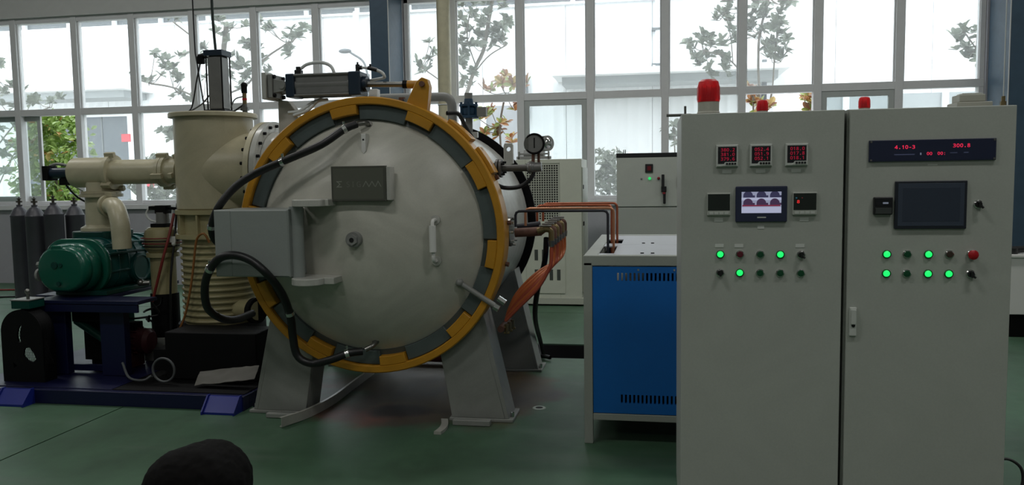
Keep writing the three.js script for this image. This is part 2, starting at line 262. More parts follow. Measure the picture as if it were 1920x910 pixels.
function tree(name, label, category, base, trunks, whorls, z, mats, o = {}) {
  const t = thing(name, label, category, base, o.group); const shapes = o.shapes ?? leafShapes, cap = o.cap ?? 300; let made = 0; const rest = [];
  for (const k of trunks) M(o.stem ?? 'branch', t, C.bark, tube(k.pts, k.r, 7));
  const tips = trunks.flatMap((k) => k.pts.slice(1));
  const q = new THREE.Quaternion(), p0 = pos(t);
  for (let i = 0; i + 1 < whorls.length; i += 2) {
    for (let sub = 0; sub < (o.subs ?? 2); sub++) { const j = sub ? 0.24 : 0.05, c = V(whorls[i] + (rnd() - 0.5) * j, whorls[i + 1] + (rnd() - 0.5) * j, z + (rnd() - 0.5) * (o.depth ?? 0.5)), aim = V((rnd() - 0.5) * 1.6, 0.35 + rnd() * 0.7, 0.3 + (rnd() - 0.5) * 1.3).normalize();
    if (o.twigs !== false && !sub) { const near = tips.reduce((a, b) => (V(...a).distanceTo(c) < V(...b).distanceTo(c) ? a : b)); if (V(...near).distanceTo(c) < 1.4) M('twig', t, C.bark, tube([near, V(...near).lerp(c, 0.5).add(V(0, -0.05, 0)).toArray(), c.toArray()], 0.007, 5)); }
    const n = o.leaves ? o.leaves : 8 + (rnd() * 3 | 0);
    for (let k = 0; k < n; k++) {
      const around = k / n * 2 * Math.PI + rnd() * 0.6, out = 0.6 + rnd() * 0.75, side = V(Math.cos(around), 0, Math.sin(around));
      q.setFromUnitVectors(V(0, 1, 0), aim); side.applyQuaternion(q);
      const d = aim.clone().multiplyScalar(Math.cos(out)).addScaledVector(side, Math.sin(out)).normalize();
      const x = d.clone().cross(aim).normalize(), zz = x.clone().cross(d).normalize(), s = 0.8 + rnd() * 0.45;
      const m4 = new THREE.Matrix4().makeBasis(x, d, zz).scale(V(s, s, s)); const at = c.clone(); if (o.spread) at.add(V((rnd() - 0.5) * o.spread, (rnd() - 0.5) * o.spread, (rnd() - 0.5) * o.spread)); m4.setPosition(at.sub(p0));
      const geo = shapes[rnd() * shapes.length | 0], mt = mats[rnd() * mats.length | 0];
      if (made++ < cap) { const l = new THREE.Mesh(geo, mt); l.name = 'leaf'; l.applyMatrix4(m4); l.castShadow = l.receiveShadow = true; t.add(l); } else rest.push(geo.clone().applyMatrix4(m4));
    } }
  }
  if (rest.length) { const m = new THREE.Mesh(mergeGeometries(rest), mats[0]); m.name = 'foliage'; m.userData.kind = 'stuff'; m.castShadow = true; t.add(m); }
  return t;
}
const G = -0.15;
tree('magnolia_tree', 'large magnolia with spreading crown outside, seen behind the upright air cylinder', 'tree', [-7.95, G, -14.2], [{ pts: [[-7.95, G, -14.2], [-7.96, 1.9, -14.2], [-7.9, 3.0, -14.2], [-8.0, 3.8, -14.2], [-7.9, 4.5, -14.2]], r: 0.05 }, { pts: [[-7.93, 2.9, -14.2], [-8.4, 3.1, -14.1], [-9.0, 3.35, -14.1], [-9.5, 3.45, -14.1]], r: 0.018 }, { pts: [[-7.95, 3.2, -14.2], [-7.5, 3.4, -14.2], [-7.2, 3.8, -14.2], [-6.7, 4.1, -14.2]], r: 0.018 }, { pts: [[-8.0, 3.7, -14.2], [-8.5, 4.2, -14.2], [-9.0, 4.6, -14.2]], r: 0.015 }, { pts: [[-7.96, 2.1, -14.2], [-8.6, 2.35, -14.2], [-9.1, 2.45, -14.2]], r: 0.012 }],
  [-9.31, 3.97, -9.13, 3.90, -8.86, 3.96, -9.18, 3.70, -8.96, 3.69, -9.44, 3.65, -9.74, 3.62, -9.75, 3.48, -8.89, 3.48, -8.98, 3.25, -8.84, 3.15, -8.35, 4.09, -8.04, 4.61, -7.83, 4.43, -7.54, 4.45, -7.97, 4.31, -7.77, 4.17, -7.56, 4.06, -8.40, 3.90, -7.79, 3.87, -8.34, 3.54, -7.72, 3.71, -7.53, 3.73, -7.54, 3.51, -7.76, 3.51, -9.09, 4.69, -8.83, 4.64, -7.55, 3.28, -7.20, 4.57, -7.09, 4.43, -6.88, 4.36, -6.61, 4.34, -6.58, 4.19, -6.37, 4.26, -6.26, 4.33, -6.76, 4.03, -6.73, 3.90, -7.23, 3.82, -7.29, 3.98, -7.20, 3.69, -9.21, 2.50, -9.02, 2.56, -9.06, 2.39], -14.2, C.leaves);
tree('magnolia_tree', 'tall dense magnolia outside, just right of the white downpipe', 'tree', [-3.45, G, -14.6], [{ pts: [[-3.45, G, -14.6], [-3.47, 2.6, -14.6], [-3.35, 3.2, -14.6], [-3.2, 3.6, -14.6], [-3.05, 3.9, -14.6], [-2.95, 4.4, -14.6], [-2.85, 4.9, -14.6]], r: 0.035 }, { pts: [[-3.3, 3.4, -14.6], [-2.95, 3.75, -14.5], [-2.6, 3.95, -14.5]], r: 0.012 }, { pts: [[-3.4, 2.9, -14.6], [-3.8, 3.3, -14.5], [-4.2, 3.6, -14.5]], r: 0.012 }, { pts: [[-3.2, 3.6, -14.6], [-3.35, 4.1, -14.6], [-3.3, 4.6, -14.6]], r: 0.012 }],
  [-4.13, 3.76, -4.27, 3.63, -4.14, 3.50, -4.00, 4.04, -3.44, 4.68, -3.21, 4.70, -2.98, 4.66, -2.69, 4.64, -3.45, 4.46, -3.22, 4.48, -2.92, 4.49, -2.66, 4.39, -2.63, 4.20, -2.75, 4.30, -2.99, 4.34, -3.31, 4.24, -3.46, 4.08, -3.08, 4.10, -2.80, 4.12, -2.70, 4.04, -3.42, 3.85, -3.16, 3.94, -3.50, 3.66, -3.27, 3.47, -3.47, 3.38, -3.37, 3.25, -2.85, 4.85, -3.15, 4.91, -2.66, 4.81, -3.06, 4.31, -2.89, 4.22, -2.87, 3.98, -3.32, 3.96, -3.53, 4.24, -3.39, 4.31], -14.6, C.leaves);
tree('young_tree', 'small yellow green leafed tree seen through the open sash above the furnace rear', 'tree', [-2.5, G, -13.2], [{ pts: [[-2.5, G, -13.2], [-2.48, 1.6, -13.2], [-2.5, 2.4, -13.2], [-2.4, 2.95, -13.2]], r: 0.018 }],
  [-2.42, 3.09, -2.27, 3.03, -2.50, 3.15, -2.09, 2.99, -2.75, 3.00, -2.64, 2.61, -2.81, 2.50, -2.58, 2.34, -2.28, 2.69, -2.27, 2.19, -2.48, 2.45, -2.71, 2.33], -13.2, C.leavesRed);
tree('magnolia_tree', 'two stemmed magnolia outside above the control cabinet with the large red beacon', 'tree', [1.85, G, -14.8], [{ pts: [[1.85, G, -14.8], [1.85, 2.8, -14.8], [1.83, 3.4, -14.8], [1.85, 4.0, -14.8], [2.0, 4.6, -14.8]], r: 0.022 }, { pts: [[1.85, 2.2, -14.8], [2.05, 2.9, -14.8], [2.1, 3.5, -14.8], [2.15, 4.1, -14.8]], r: 0.014 }, { pts: [[1.84, 2.9, -14.8], [1.36, 3.55, -14.8], [0.9, 3.75, -14.8]], r: 0.014 }, { pts: [[1.4, 3.5, -14.8], [1.35, 4.0, -14.8], [1.25, 4.4, -14.8]], r: 0.01 }],
  [0.85, 4.08, 0.69, 3.90, 0.97, 4.01, 0.67, 3.75, 0.85, 3.80, 1.03, 3.86, 1.21, 3.88, 0.79, 3.59, 1.00, 3.61, 1.21, 3.67, 0.82, 3.43, 1.03, 3.42, 1.21, 3.39, 1.15, 4.40, 1.32, 4.42, 1.15, 4.28, 1.36, 4.23, 1.32, 4.54, 1.39, 4.06, 1.33, 3.54, 1.42, 3.81, 1.72, 4.53, 1.90, 4.47, 2.04, 4.51, 2.22, 4.50, 2.30, 4.43, 2.20, 4.33, 1.72, 4.30, 1.95, 4.29, 2.16, 4.18, 2.20, 4.12, 2.05, 4.15, 1.78, 3.98, 1.91, 4.06, 2.13, 3.97, 2.23, 3.95, 2.04, 3.82, 2.13, 3.81, 1.91, 3.72, 2.29, 3.68, 2.08, 3.61, 2.26, 3.58, 2.08, 3.54, 1.67, 4.17, 1.58, 4.41, 1.80, 4.40, 1.63, 4.04], -14.8, C.leaves);
tree('magnolia_tree', 'magnolia whose branch reaches in beside the rightmost blue column', 'tree', [5.6, G, -14.4], [{ pts: [[5.6, G, -14.4], [5.6, 2.2, -14.4], [5.5, 3.2, -14.4], [5.4, 4.0, -14.4]], r: 0.025 }, { pts: [[5.55, 3.0, -14.4], [5.2, 3.55, -14.4], [5.0, 3.85, -14.4]], r: 0.012 }],
  [4.97, 3.90, 5.04, 3.82, 4.95, 3.71, 5.15, 3.79, 5.20, 3.72, 5.12, 3.55, 5.21, 3.48, 5.10, 3.41, 5.20, 3.62, 5.35, 3.67, 5.44, 3.80, 5.49, 3.50], -14.4, C.leaves);
tree('magnolia_tree', 'leafy tree outside the leftmost windows above the gas cylinders', 'tree', [-12.9, G, -14], [{ pts: [[-12.9, G, -14], [-12.88, 1.6, -14], [-12.8, 2.6, -14], [-12.7, 3.6, -14]], r: 0.03 }, { pts: [[-12.85, 2.3, -14], [-12.3, 2.8, -14], [-11.6, 3.05, -14]], r: 0.014 }, { pts: [[-12.88, 1.5, -14], [-12.5, 2.1, -14], [-12.1, 2.55, -14]], r: 0.012 }],
  [-12.61, 3.93, -12.60, 3.46, -12.57, 3.32, -12.20, 3.44, -12.06, 3.23, -12.11, 3.13, -11.64, 3.11, -11.49, 3.10, -12.62, 3.11, -12.82, 3.93, -12.91, 3.62, -12.61, 2.36, -12.22, 2.65, -12.07, 2.62, -12.66, 2.15, -12.22, 2.14, -12.86, 2.68, -12.56, 1.83, -12.27, 1.67, -12.93, 3.31], -14, C.leaves);
tree('sapling', 'thin reddish sapling seen through the gap over the control cabinets', 'tree', [2.0, G, -13.4], [{ pts: [[2.0, G, -13.4], [1.85, 1.6, -13.4], [1.62, 2.3, -13.4], [1.58, 2.8, -13.4]], r: 0.014 }, { pts: [[1.9, 1.4, -13.4], [2.2, 2.1, -13.4], [2.45, 2.7, -13.4]], r: 0.012 }], [1.55, 2.85, 1.58, 2.69, 2.44, 2.77, 2.42, 2.62, 2.32, 2.69, 2.52, 2.56, 1.73, 2.65, 1.65, 2.50, 2.50, 2.41], -13.4, C.leavesRed);
tree('sapling', 'grey green sapling outside, left edge of the control cabinets', 'tree', [0.4, G, -13.4], [{ pts: [[0.4, G, -13.4], [0.38, 1.4, -13.4], [0.34, 2.3, -13.4]], r: 0.012 }], [0.35, 2.34, 0.33, 2.20, 0.42, 2.05], -13.4, C.leaves);
function bush(label, x0, x1, y1, z, n, mats, cap) { const w = []; for (let i = 0; i < n; i++) { const u = rnd(), y = 0.3 + rnd() * (y1 - 0.3), s = 1 - 0.35 * Math.max(0, (y - y1 * 0.75) / (y1 * 0.25)); w.push((x0 + x1) / 2 + (u - 0.5) * (x1 - x0) * s, y); }
  tree('garden_bush', label, 'bush', [(x0 + x1) / 2, G, z], [{ pts: [[(x0 + x1) / 2, G, z], [(x0 + x1) / 2 + 0.05, y1 * 0.5, z], [(x0 + x1) / 2, y1 * 0.9, z]], r: 0.02 }], w, z, mats, { shapes: smallLeaves, leaves: 8, spread: 0.16, depth: 0.7, twigs: false, subs: 1, cap, stem: 'stem' }); }
bush('bright green garden bush seen through the open sash behind the gas cylinders', -11.1, -9.95, 2.75, -12.7, 480, C.leavesBright, 300);
bush('pale green garden bush outside the window left of the grey switch cabinet', -0.95, -0.5, 1.95, -13, 110, C.leaves, 300);
bush('grey green garden bush outside in front of the far factory door', -11.4, -9.7, 2.1, -16, 200, C.leaves, 300);

// ---------------------------------------------------------------- vacuum furnace
const FX = -1.77, FY = 1.19, FZ = -4.8;
const DR = 0.735, DS = 0.265, DC = (DR * DR + DS * DS) / (2 * DS);        // domed door: rim radius, rise, sphere radius
const domeZ = (x, y) => -4.86 + DS - (DC - Math.sqrt(Math.max(0.01, DC * DC - (x - FX) ** 2 - (y - FY) ** 2)));
const furnace = thing('vacuum_furnace', 'large horizontal grey furnace with domed round door inside a yellow locking ring', 'furnace', [FX, 0, -5.6]);
{
  const F = furnace, c = [FX, FY, 0];
  M('shell', F, C.furnaceSide, lathe([[0.74, 4.94], [0.765, 4.95], [0.765, 6.46]].map(([r, z]) => [r, -z]).reverse(), c, 'z', 72));
  M('front_flange', F, C.furnaceSide, lathe([[0.74, -5.03], [0.84, -5.03], [0.845, -5.02], [0.845, -4.955], [0.74, -4.95]], c, 'z', 72));
  M('rear_flange', F, C.black, lathe([[0.75, -6.52], [0.825, -6.52], [0.825, -6.49], [0.75, -6.49]], c, 'z', 72));
  M('rear_shell', F, C.furnaceSide, lathe([[0.02, -7.0], [0.3, -6.97], [0.55, -6.86], [0.7, -6.7], [0.755, -6.56], [0.755, -6.5]], c, 'z', 72));
  M('locking_ring', F, C.yellow, lathe([[0.828, -4.97], [0.872, -4.97], [0.877, -4.962], [0.877, -4.81], [0.870, -4.803], [0.834, -4.803], [0.828, -4.81], [0.828, -4.97]], c, 'z', 96));
  const deg = Math.PI / 180;
  for (let k = 0; k < 10; k++) { const a = (100 - 36 * k) * deg, w = 6.2 * deg; M('ring_tooth', F, C.yellow, prism(sector(FX, FY, 0.77, 0.83, a - w, a + w), 'z', -4.9, -4.803, [], 0.004)); }
  const door = M('door', F, C.furnace, lathe([...Array.from({ length: 25 }, (_, i) => { const r = DR * i / 24; return [Math.max(r, 0.0005), -4.86 + DS - (DC - Math.sqrt(DC * DC - r * r))]; }), [0.737, -4.9], [0.5, -4.9]].reverse(), c, 'z', 96));
  M('door_flange', F, C.ringDark, lathe([[0.73, -4.93], [0.8, -4.93], [0.8, -4.875], [0.735, -4.855], [0.73, -4.87]], c, 'z', 96));
  for (let k = 0; k < 10; k++) { const a = (118 - 36 * k) * deg, w = 11.4 * deg; M('flange_tooth', F, C.ringDark, prism(sector(FX, FY, 0.737, 0.826, a - w, a + w), 'z', -4.92, -4.835, [], 0.004)); }
  // door fittings
  const np = M('name_plate', F, C.plate, box(-1.905, -1.562, 1.42, 1.632, -4.6, -4.567, 0.003)); np.rotation.set(0, 0, 0);
  { const cv = document.createElement('canvas'); cv.width = 512; cv.height = 320; const g = cv.getContext('2d'); g.fillStyle = '#57594f'; g.fillRect(0, 0, 512, 320); g.strokeStyle = '#4a4b43'; g.lineWidth = 16; g.strokeRect(8, 8, 496, 304);
    g.fillStyle = '#a9aca2'; g.strokeStyle = '#868980'; g.lineWidth = 8; g.beginPath(); g.moveTo(98, 138); g.lineTo(52, 138); g.lineTo(80, 163); g.lineTo(52, 188); g.lineTo(98, 188); g.stroke(); g.fillStyle = '#6d7067'; g.font = '70px sans-serif'; g.fillText('S I G', 140, 190); g.strokeStyle = '#80837a'; g.lineWidth = 7; g.beginPath(); g.moveTo(300, 190); g.lineTo(330, 138); g.lineTo(358, 188); g.lineTo(388, 140); g.lineTo(416, 188); g.moveTo(420, 190); g.lineTo(446, 138); g.lineTo(474, 190); g.stroke();
    const t = new THREE.CanvasTexture(cv); t.colorSpace = THREE.SRGBColorSpace; const pg = new THREE.PlaneGeometry(0.335, 0.204); pg.translate(-1.7335, 1.526, -4.5655); const m = M('plate_print', np, flat('#ffffff', 0.5, 0, { map: t }), pg); }
  M('plate_bracket', F, C.furnaceSide, box(-1.561, -1.537, 1.425, 1.626, -4.66, -4.572));
  const sp = M('sight_port', F, C.pipeGrey, cyl([FX - 0.005, FY, -4.61], [FX - 0.005, FY, -4.555], 0.05, 0.046, 24), hexa([FX - 0.005, FY, -4.56], [FX - 0.005, FY, -4.535], 0.034)); M('sight_glass', sp, C.dark, cyl([FX - 0.005, FY, -4.54], [FX - 0.005, FY, -4.532], 0.014));
  { const hz = (y) => domeZ(-1.3, y); const h = M('door_handle', F, C.white, bent([[-1.3, 1.3, hz(1.3) - 0.01], [-1.3, 1.3, hz(1.3) + 0.07], [-1.298, 1.05, hz(1.05) + 0.07], [-1.298, 1.05, hz(1.05) - 0.01]], 0.012, 0.03)); M('handle_sleeve', h, C.white, cyl([-1.3, 1.27, hz(1.27) + 0.068], [-1.299, 1.11, hz(1.11) + 0.069], 0.021)); M('handle_plate', h, C.furnaceSide, cyl([-1.298, 1.05, hz(1.05) - 0.012], [-1.298, 1.05, hz(1.05) + 0.008], 0.03, 0.03, 16), cyl([-1.3, 1.3, hz(1.3) - 0.012], [-1.3, 1.3, hz(1.3) + 0.008], 0.03, 0.03, 16)); }
  { const z = domeZ(-1.75, 1.77); M('latch_tab', F, C.white, prism([[-1.765, 1.83], [-1.765, 1.725], [-1.75, 1.705], [-1.735, 1.725], [-1.735, 1.83]], 'z', z - 0.03, z + 0.035, [], 0.003)); M('latch_hole', F, C.dark, cyl([-1.75, 1.795, z + 0.034], [-1.75, 1.795, z + 0.0365], 0.006, 0.006, 10)); }
  for (const [x, y, tx, ty, nm] of [[-1.755, 1.905, -1.80, 1.895, 'upper'], [-1.742, 0.5, -1.79, 0.477, 'lower']]) { const z = domeZ(x, y); M('hose_nozzle', F, C.steel, bent([[x, y + (nm === 'lower' ? 0.03 : -0.02), z - 0.02], [x, y, z + 0.05], [tx, ty, z + 0.075]], 0.016, 0.03), cyl([x, y + (nm === 'lower' ? 0.03 : -0.02), z - 0.02], [x, y + (nm === 'lower' ? 0.02 : -0.01), z + 0.015], 0.024)); }
  // hinge
  const hb = M('hinge_housing', F, C.hinge, prism([[-2.61, 0.975], [-2.13, 0.975], [-2.13, 1.38], [-2.61, 1.38]], 'z', -4.84, -4.44, [], 0.008)); M('hinge_cover_seam', hb, C.hinge, box(-2.605, -2.5, 0.98, 1.375, -4.445, -4.436, 0.002)); 
  M('hinge_post', F, C.hinge, cyl([-2.115, 0.965, -4.52], [-2.115, 1.395, -4.52], 0.042, 0.042, 24));
  for (const [y, x0, x1] of [[1.395, -2.13, -1.9], [0.925, -2.15, -1.88]]) { const s = new THREE.Shape(); s.moveTo(x0, -4.72); s.lineTo(x1, -4.72); s.lineTo(x1, -4.5); s.absarc(x0 + 0.11, -4.5, 0.1, 0, Math.PI, false); s.lineTo(x0, -4.72); M('hinge_lug', F, C.furnaceSide, prism(s, 'y', y, y + 0.042, [], 0.004)); }
  M('door_bar', F, C.pipeGrey, cyl([-1.175, 0.902, domeZ(-1.175, 0.902) + 0.01], [-0.945, 0.752, -4.8], 0.017), sph([-1.178, 0.904, domeZ(-1.175, 0.902) + 0.012], 0.026, 10)); M('bar_bolt', F, C.chrome, hexa([-0.96, 0.762, -4.78], [-0.93, 0.745, -4.78], 0.022), hexa([-0.95, 0.8, -4.86], [-0.905, 0.77, -4.86], 0.02));
  // ring fittings
  for (const a of [52, 44, 37, 30, 24, 5, -12, -40, -140, -160, 150, 138]) M('ring_bolt', F, C.rust, hexa([FX + 0.87 * Math.cos(a * deg), FY + 0.87 * Math.sin(a * deg), -4.93], [FX + 0.9 * Math.cos(a * deg), FY + 0.9 * Math.sin(a * deg), -4.93], 0.016));
  for (const a of [48, 32]) M('ring_guide', F, C.yellow, prism(sector(FX, FY, 0.876, 0.9, (a - 6) * deg, (a + 6) * deg), 'z', -4.99, -4.86, [], 0.003));
  M('cylinder_lug', F, C.yellow, prism([[-1.53, 1.985], [-1.385, 1.915], [-1.362, 2.12], [-1.375, 2.165], [-1.41, 2.178], [-1.448, 2.15]], 'z', -4.92, -4.85, [], 0.004)); M('lug_pin', F, C.rust, cyl([-1.405, 2.135, -4.955], [-1.405, 2.135, -4.83], 0.017));
  M('lifting_lug', F, C.furnaceSide, prism([[-1.15, 1.62], [-1.075, 1.66], [-1.075, 1.80], [-1.085, 1.82], [-1.14, 1.82], [-1.15, 1.80]], 'z', -6.24, -6.2, [circle(-1.112, 1.772, 0.018)], 0.003));
  // legs: splayed box posts on foot plates
  const leg = (sx, z) => { const X = (d) => FX + sx * d, out = (a) => sx > 0 ? a : a.map(([x, y]) => [x, y]).reverse();
    const f = M('support_leg', F, C.leg, prism(out([[X(0.50), 0.02], [X(0.845), 0.02], [X(0.66), 0.80], [X(0.40), 0.62]]), 'z', z - 0.028, z, [], 0.003));
    M('side_plate', f, C.leg, prism(out([[X(0.845), 0.02], [X(0.872), 0.02], [X(0.69), 0.82], [X(0.655), 0.80]]), 'z', z - 0.23, z - 0.002, [], 0.003), prism(out([[X(0.50), 0.02], [X(0.525), 0.02], [X(0.43), 0.64], [X(0.40), 0.62]]), 'z', z - 0.23, z - 0.029, [], 0.003));
    M('foot_plate', f, C.leg, box(Math.min(X(0.485), X(0.9)), Math.max(X(0.485), X(0.9)), 0, 0.02, z - 0.25, z + 0.012)); M('foot_bolt', f, C.chrome, hexa([X(0.885), 0.02, z - 0.05], [X(0.885), 0.05, z - 0.05], 0.014)); };
  leg(1, -4.89); leg(-1, -4.89); leg(1, -6.22); leg(-1, -6.22);
  M('pump_nozzle', F, C.furnaceSide, cyl([-2.9, 1.63, -5.9], [-2.2, 1.63, -5.9], 0.3, 0.3, 48)); M('nozzle_flange', F, C.furnaceSide, lathe([[0.29, -2.95], [0.375, -2.95], [0.38, -2.945], [0.38, -2.905], [0.29, -2.905]], [0, 1.63, -5.9], 'x', 56));
  for (let k = 0; k < 20; k++) { const a = k / 20 * 2 * Math.PI; M('flange_bolt', F, C.black, hexa([-2.91, 1.63 + 0.345 * Math.sin(a), -5.9 + 0.345 * Math.cos(a)], [-2.885, 1.63 + 0.345 * Math.sin(a), -5.9 + 0.345 * Math.cos(a)], 0.013)); }
  // electrode flange
  const ef = M('electrode_port', F, C.steel, cyl([-1.05, 1.19, -5.25], [-0.93, 1.19, -5.25], 0.075, 0.075, 28), cyl([-0.96, 1.19, -5.25], [-0.925, 1.19, -5.25], 0.1, 0.1, 28)); for (let k = 0; k < 8; k++) { const a = k / 8 * 2 * Math.PI; M('port_bolt', ef, C.chrome, hexa([-0.926, 1.19 + 0.085 * Math.sin(a), -5.25 + 0.085 * Math.cos(a)], [-0.9, 1.19 + 0.085 * Math.sin(a), -5.25 + 0.085 * Math.cos(a)], 0.01)); }
}
// hoses on the door
function hoseThing(label, pts, r, clamps) { const h = thing('cooling_hose', label, 'hose', pts[0].slice()); M('rubber_hose', h, C.rubber, tube(pts, r, 10, 90)); for (const k of clamps) { const c = new THREE.CatmullRomCurve3(pts.map((p) => V(...p))), a = c.getPointAt(k), d = c.getTangentAt(k).multiplyScalar(0.012); M('hose_clamp', h, C.chrome, cyl(a.clone().sub(d).toArray(), a.clone().add(d).toArray(), r + 0.004, r + 0.004, 14), hexa(a.clone().add(V(0, r, 0)).toArray(), a.clone().add(V(0, r + 0.025, 0.005)).toArray(), 0.007)); } return h; }
hoseThing('black rubber hose arching from the top of the furnace door to its left side', [[-1.80, 1.893, -4.745], [-1.866, 1.859, -4.70], [-1.991, 1.764, -4.63], [-2.207, 1.677, -4.61], [-2.427, 1.599, -4.64], [-2.563, 1.512, -4.62], [-2.661, 1.382, -4.58], [-2.72, 1.248, -4.60], [-2.715, 1.15, -4.68], [-2.66, 1.1, -4.76]], 0.024, [0.06, 0.36, 0.82]);
hoseThing('black rubber hose looping from the furnace door bottom across the hinge housing', [[-1.79, 0.478, -4.70], [-1.861, 0.474, -4.66], [-1.977, 0.433, -4.64], [-2.110, 0.401, -4.66], [-2.205, 0.447, -4.66], [-2.223, 0.580, -4.64], [-2.213, 0.705, -4.60], [-2.218, 0.870, -4.50], [-2.255, 1.010, -4.38], [-2.359, 1.088, -4.38], [-2.477, 1.113, -4.38], [-2.588, 1.070, -4.40], [-2.70, 0.938, -4.47], [-2.745, 0.773, -4.55], [-2.72, 0.685, -4.65], [-2.70, 0.645, -4.80], [-2.68, 0.654, -5.00]], 0.025, [0.04, 0.32, 0.66]);
{ // pneumatic cylinder that turns the ring
  const z = -4.95, t = thing('air_cylinder', 'horizontal air cylinder with dark end caps on top of the furnace', 'air cylinder', [-2.06, 1.86, z]);
  M('mount_bracket', t, C.furnaceSide, prism([[-2.44, 1.714], [-2.37, 1.791], [-2.30, 1.854], [-2.30, 1.96], [-2.325, 2.02], [-2.37, 2.075], [-2.44, 2.085]], 'z', z - 0.12, z - 0.05, [], 0.004), box(-2.475, -2.445, 2.075, 2.245, z - 0.1, z + 0.1), prism([[-2.445, 1.84], [-2.44, 2.09], [-2.435, 1.84]], 'z', z - 0.11, z - 0.06));
  M('trunnion_plate', t, C.pipeGrey, box(-2.44, -2.41, 2.085, 2.235, z - 0.085, z + 0.085)); for (const [y, q] of [[2.1, -0.065], [2.1, 0.065], [2.22, -0.065], [2.22, 0.065]]) M('plate_bolt', t, C.black, hexa([-2.412, y, z + q], [-2.395, y, z + q], 0.014));
  M('trunnion_lug', t, C.pipeGrey, prism([[-2.41, 2.115], [-2.34, 2.125], [-2.32, 2.16], [-2.34, 2.195], [-2.41, 2.205]], 'z', z + 0.045, z + 0.068, [], 0.003), prism([[-2.41, 2.115], [-2.34, 2.125], [-2.32, 2.16], [-2.34, 2.195], [-2.41, 2.205]], 'z', z - 0.068, z - 0.045, [], 0.003), cyl([-2.35, 2.16, z - 0.075], [-2.35, 2.16, z + 0.075], 0.02), box(-2.35, -2.31, 2.135, 2.185, z - 0.043, z + 0.043));
  M('end_cap', t, C.navyCap, box(-2.325, -2.265, 2.085, 2.235, z - 0.075, z + 0.075, 0.008)); M('end_cap', t, C.navyCap, box(-1.90, -1.82, 2.085, 2.235, z - 0.075, z + 0.075, 0.008)); M('cap_collar', t, C.navyCap, cyl([-1.82, 2.16, z], [-1.795, 2.16, z], 0.05));
  M('barrel', t, C.alu, cyl([-2.27, 2.16, z], [-1.89, 2.16, z], 0.062, 0.062, 32)); for (const [y, q] of [[0.064, 0.064], [0.064, -0.064], [-0.064, 0.064], [-0.064, -0.064]]) M('tie_rod', t, C.alu, cyl([-2.27, 2.16 + y, z + q], [-1.89, 2.16 + y, z + q], 0.008, 0.008, 8));
  M('barrel_profile', t, C.alu, box(-2.266, -1.899, 2.098, 2.222, z - 0.06, z + 0.06, 0.012));
  M('piston_rod', t, C.steel, cyl([-1.8, 2.157, z], [-1.52, 2.148, z], 0.018)); M('rod_clevis', t, C.yellow, cyl([-1.53, 2.148, z], [-1.428, 2.144, z], 0.026, 0.026, 16)); M('rod_nut', t, C.black, hexa([-1.56, 2.149, z], [-1.53, 2.148, z], 0.028));
  M('air_fitting', t, C.blackPlastic, cyl([-2.262, 2.235, z], [-2.262, 2.285, z], 0.018), box(-2.285, -2.24, 2.235, 2.265, z - 0.02, z + 0.02)); M('air_fitting', t, C.blackPlastic, cyl([-1.86, 2.235, z], [-1.86, 2.285, z], 0.014), cyl([-1.86, 2.265, z], [-1.83, 2.265, z], 0.013), cyl([-1.86, 2.28, z], [-1.86, 2.30, z], 0.006)); M('flow_valve', t, C.blackPlastic, cyl([-1.79, 2.262, z], [-1.73, 2.245, z], 0.013), cyl([-1.775, 2.257, z], [-1.775, 2.285, z], 0.007));
  M('air_tube', t, C.hoseWhite, tube([[-2.245, 2.275, z], [-2.2, 2.3, z], [-2.114, 2.308, z], [-2.045, 2.285, z], [-2.015, 2.225, z], [-2.02, 2.1, z - 0.12]], 0.011)); M('air_tube', t, C.hoseWhite, tube([[-1.835, 2.265, z], [-1.78, 2.26, z]], 0.008)); M('air_tube', t, C.hoseWhite, tube([[-1.735, 2.246, z], [-1.70, 2.23, z], [-1.685, 2.21, z], [-1.70, 2.197, z - 0.02], [-1.85, 2.19, z - 0.1]], 0.01));
  M('air_tube', t, C.hoseWhite, tube([[-2.33, 1.99, z + 0.03], [-2.25, 2.0, z + 0.03], [-2.18, 2.05, z], [-2.13, 2.08, z - 0.05]], 0.011)); M('air_tube', t, C.hoseWhite, tube([[-2.29, 1.97, z + 0.04], [-2.2, 2.0, z + 0.03], [-2.14, 2.06, z], [-2.09, 2.075, z - 0.05]], 0.011));
}
{ const t = thing('vent_pipe', 'grey pipe with elbow running behind the air cylinder over the furnace', 'pipe', [-1.6, 1.85, -5.55]);
  M('pipe', t, C.pipeGrey, bent([[-2.0, 2.13, -5.55], [-1.395, 2.125, -5.55], [-1.395, 1.878, -5.55]], 0.032, 0.07, 14)); M('pipe_stub', t, C.pipeGrey, cyl([-2.0, 1.933, -5.55], [-2.0, 2.13, -5.55], 0.034)); M('junction_box', t, C.white, box(-1.86, -1.80, 2.08, 2.15, -5.2, -5.14)); M('box_stand', t, C.pipeGrey, cyl([-1.83, 1.957, -5.17], [-1.83, 2.08, -5.17], 0.01));
  M('black_cable', t, C.rubber, tube([[-1.62, 2.08, -5.12], [-1.585, 2.0, -5.09], [-1.56, 1.955, -5.11]], 0.014)); M('red_fitting', t, C.rust, cyl([-1.625, 2.085, -5.12], [-1.625, 2.04, -5.12], 0.022)); M('fitting_post', t, C.pipeGrey, cyl([-1.635, 1.956, -5.12], [-1.625, 2.06, -5.12], 0.012)); }
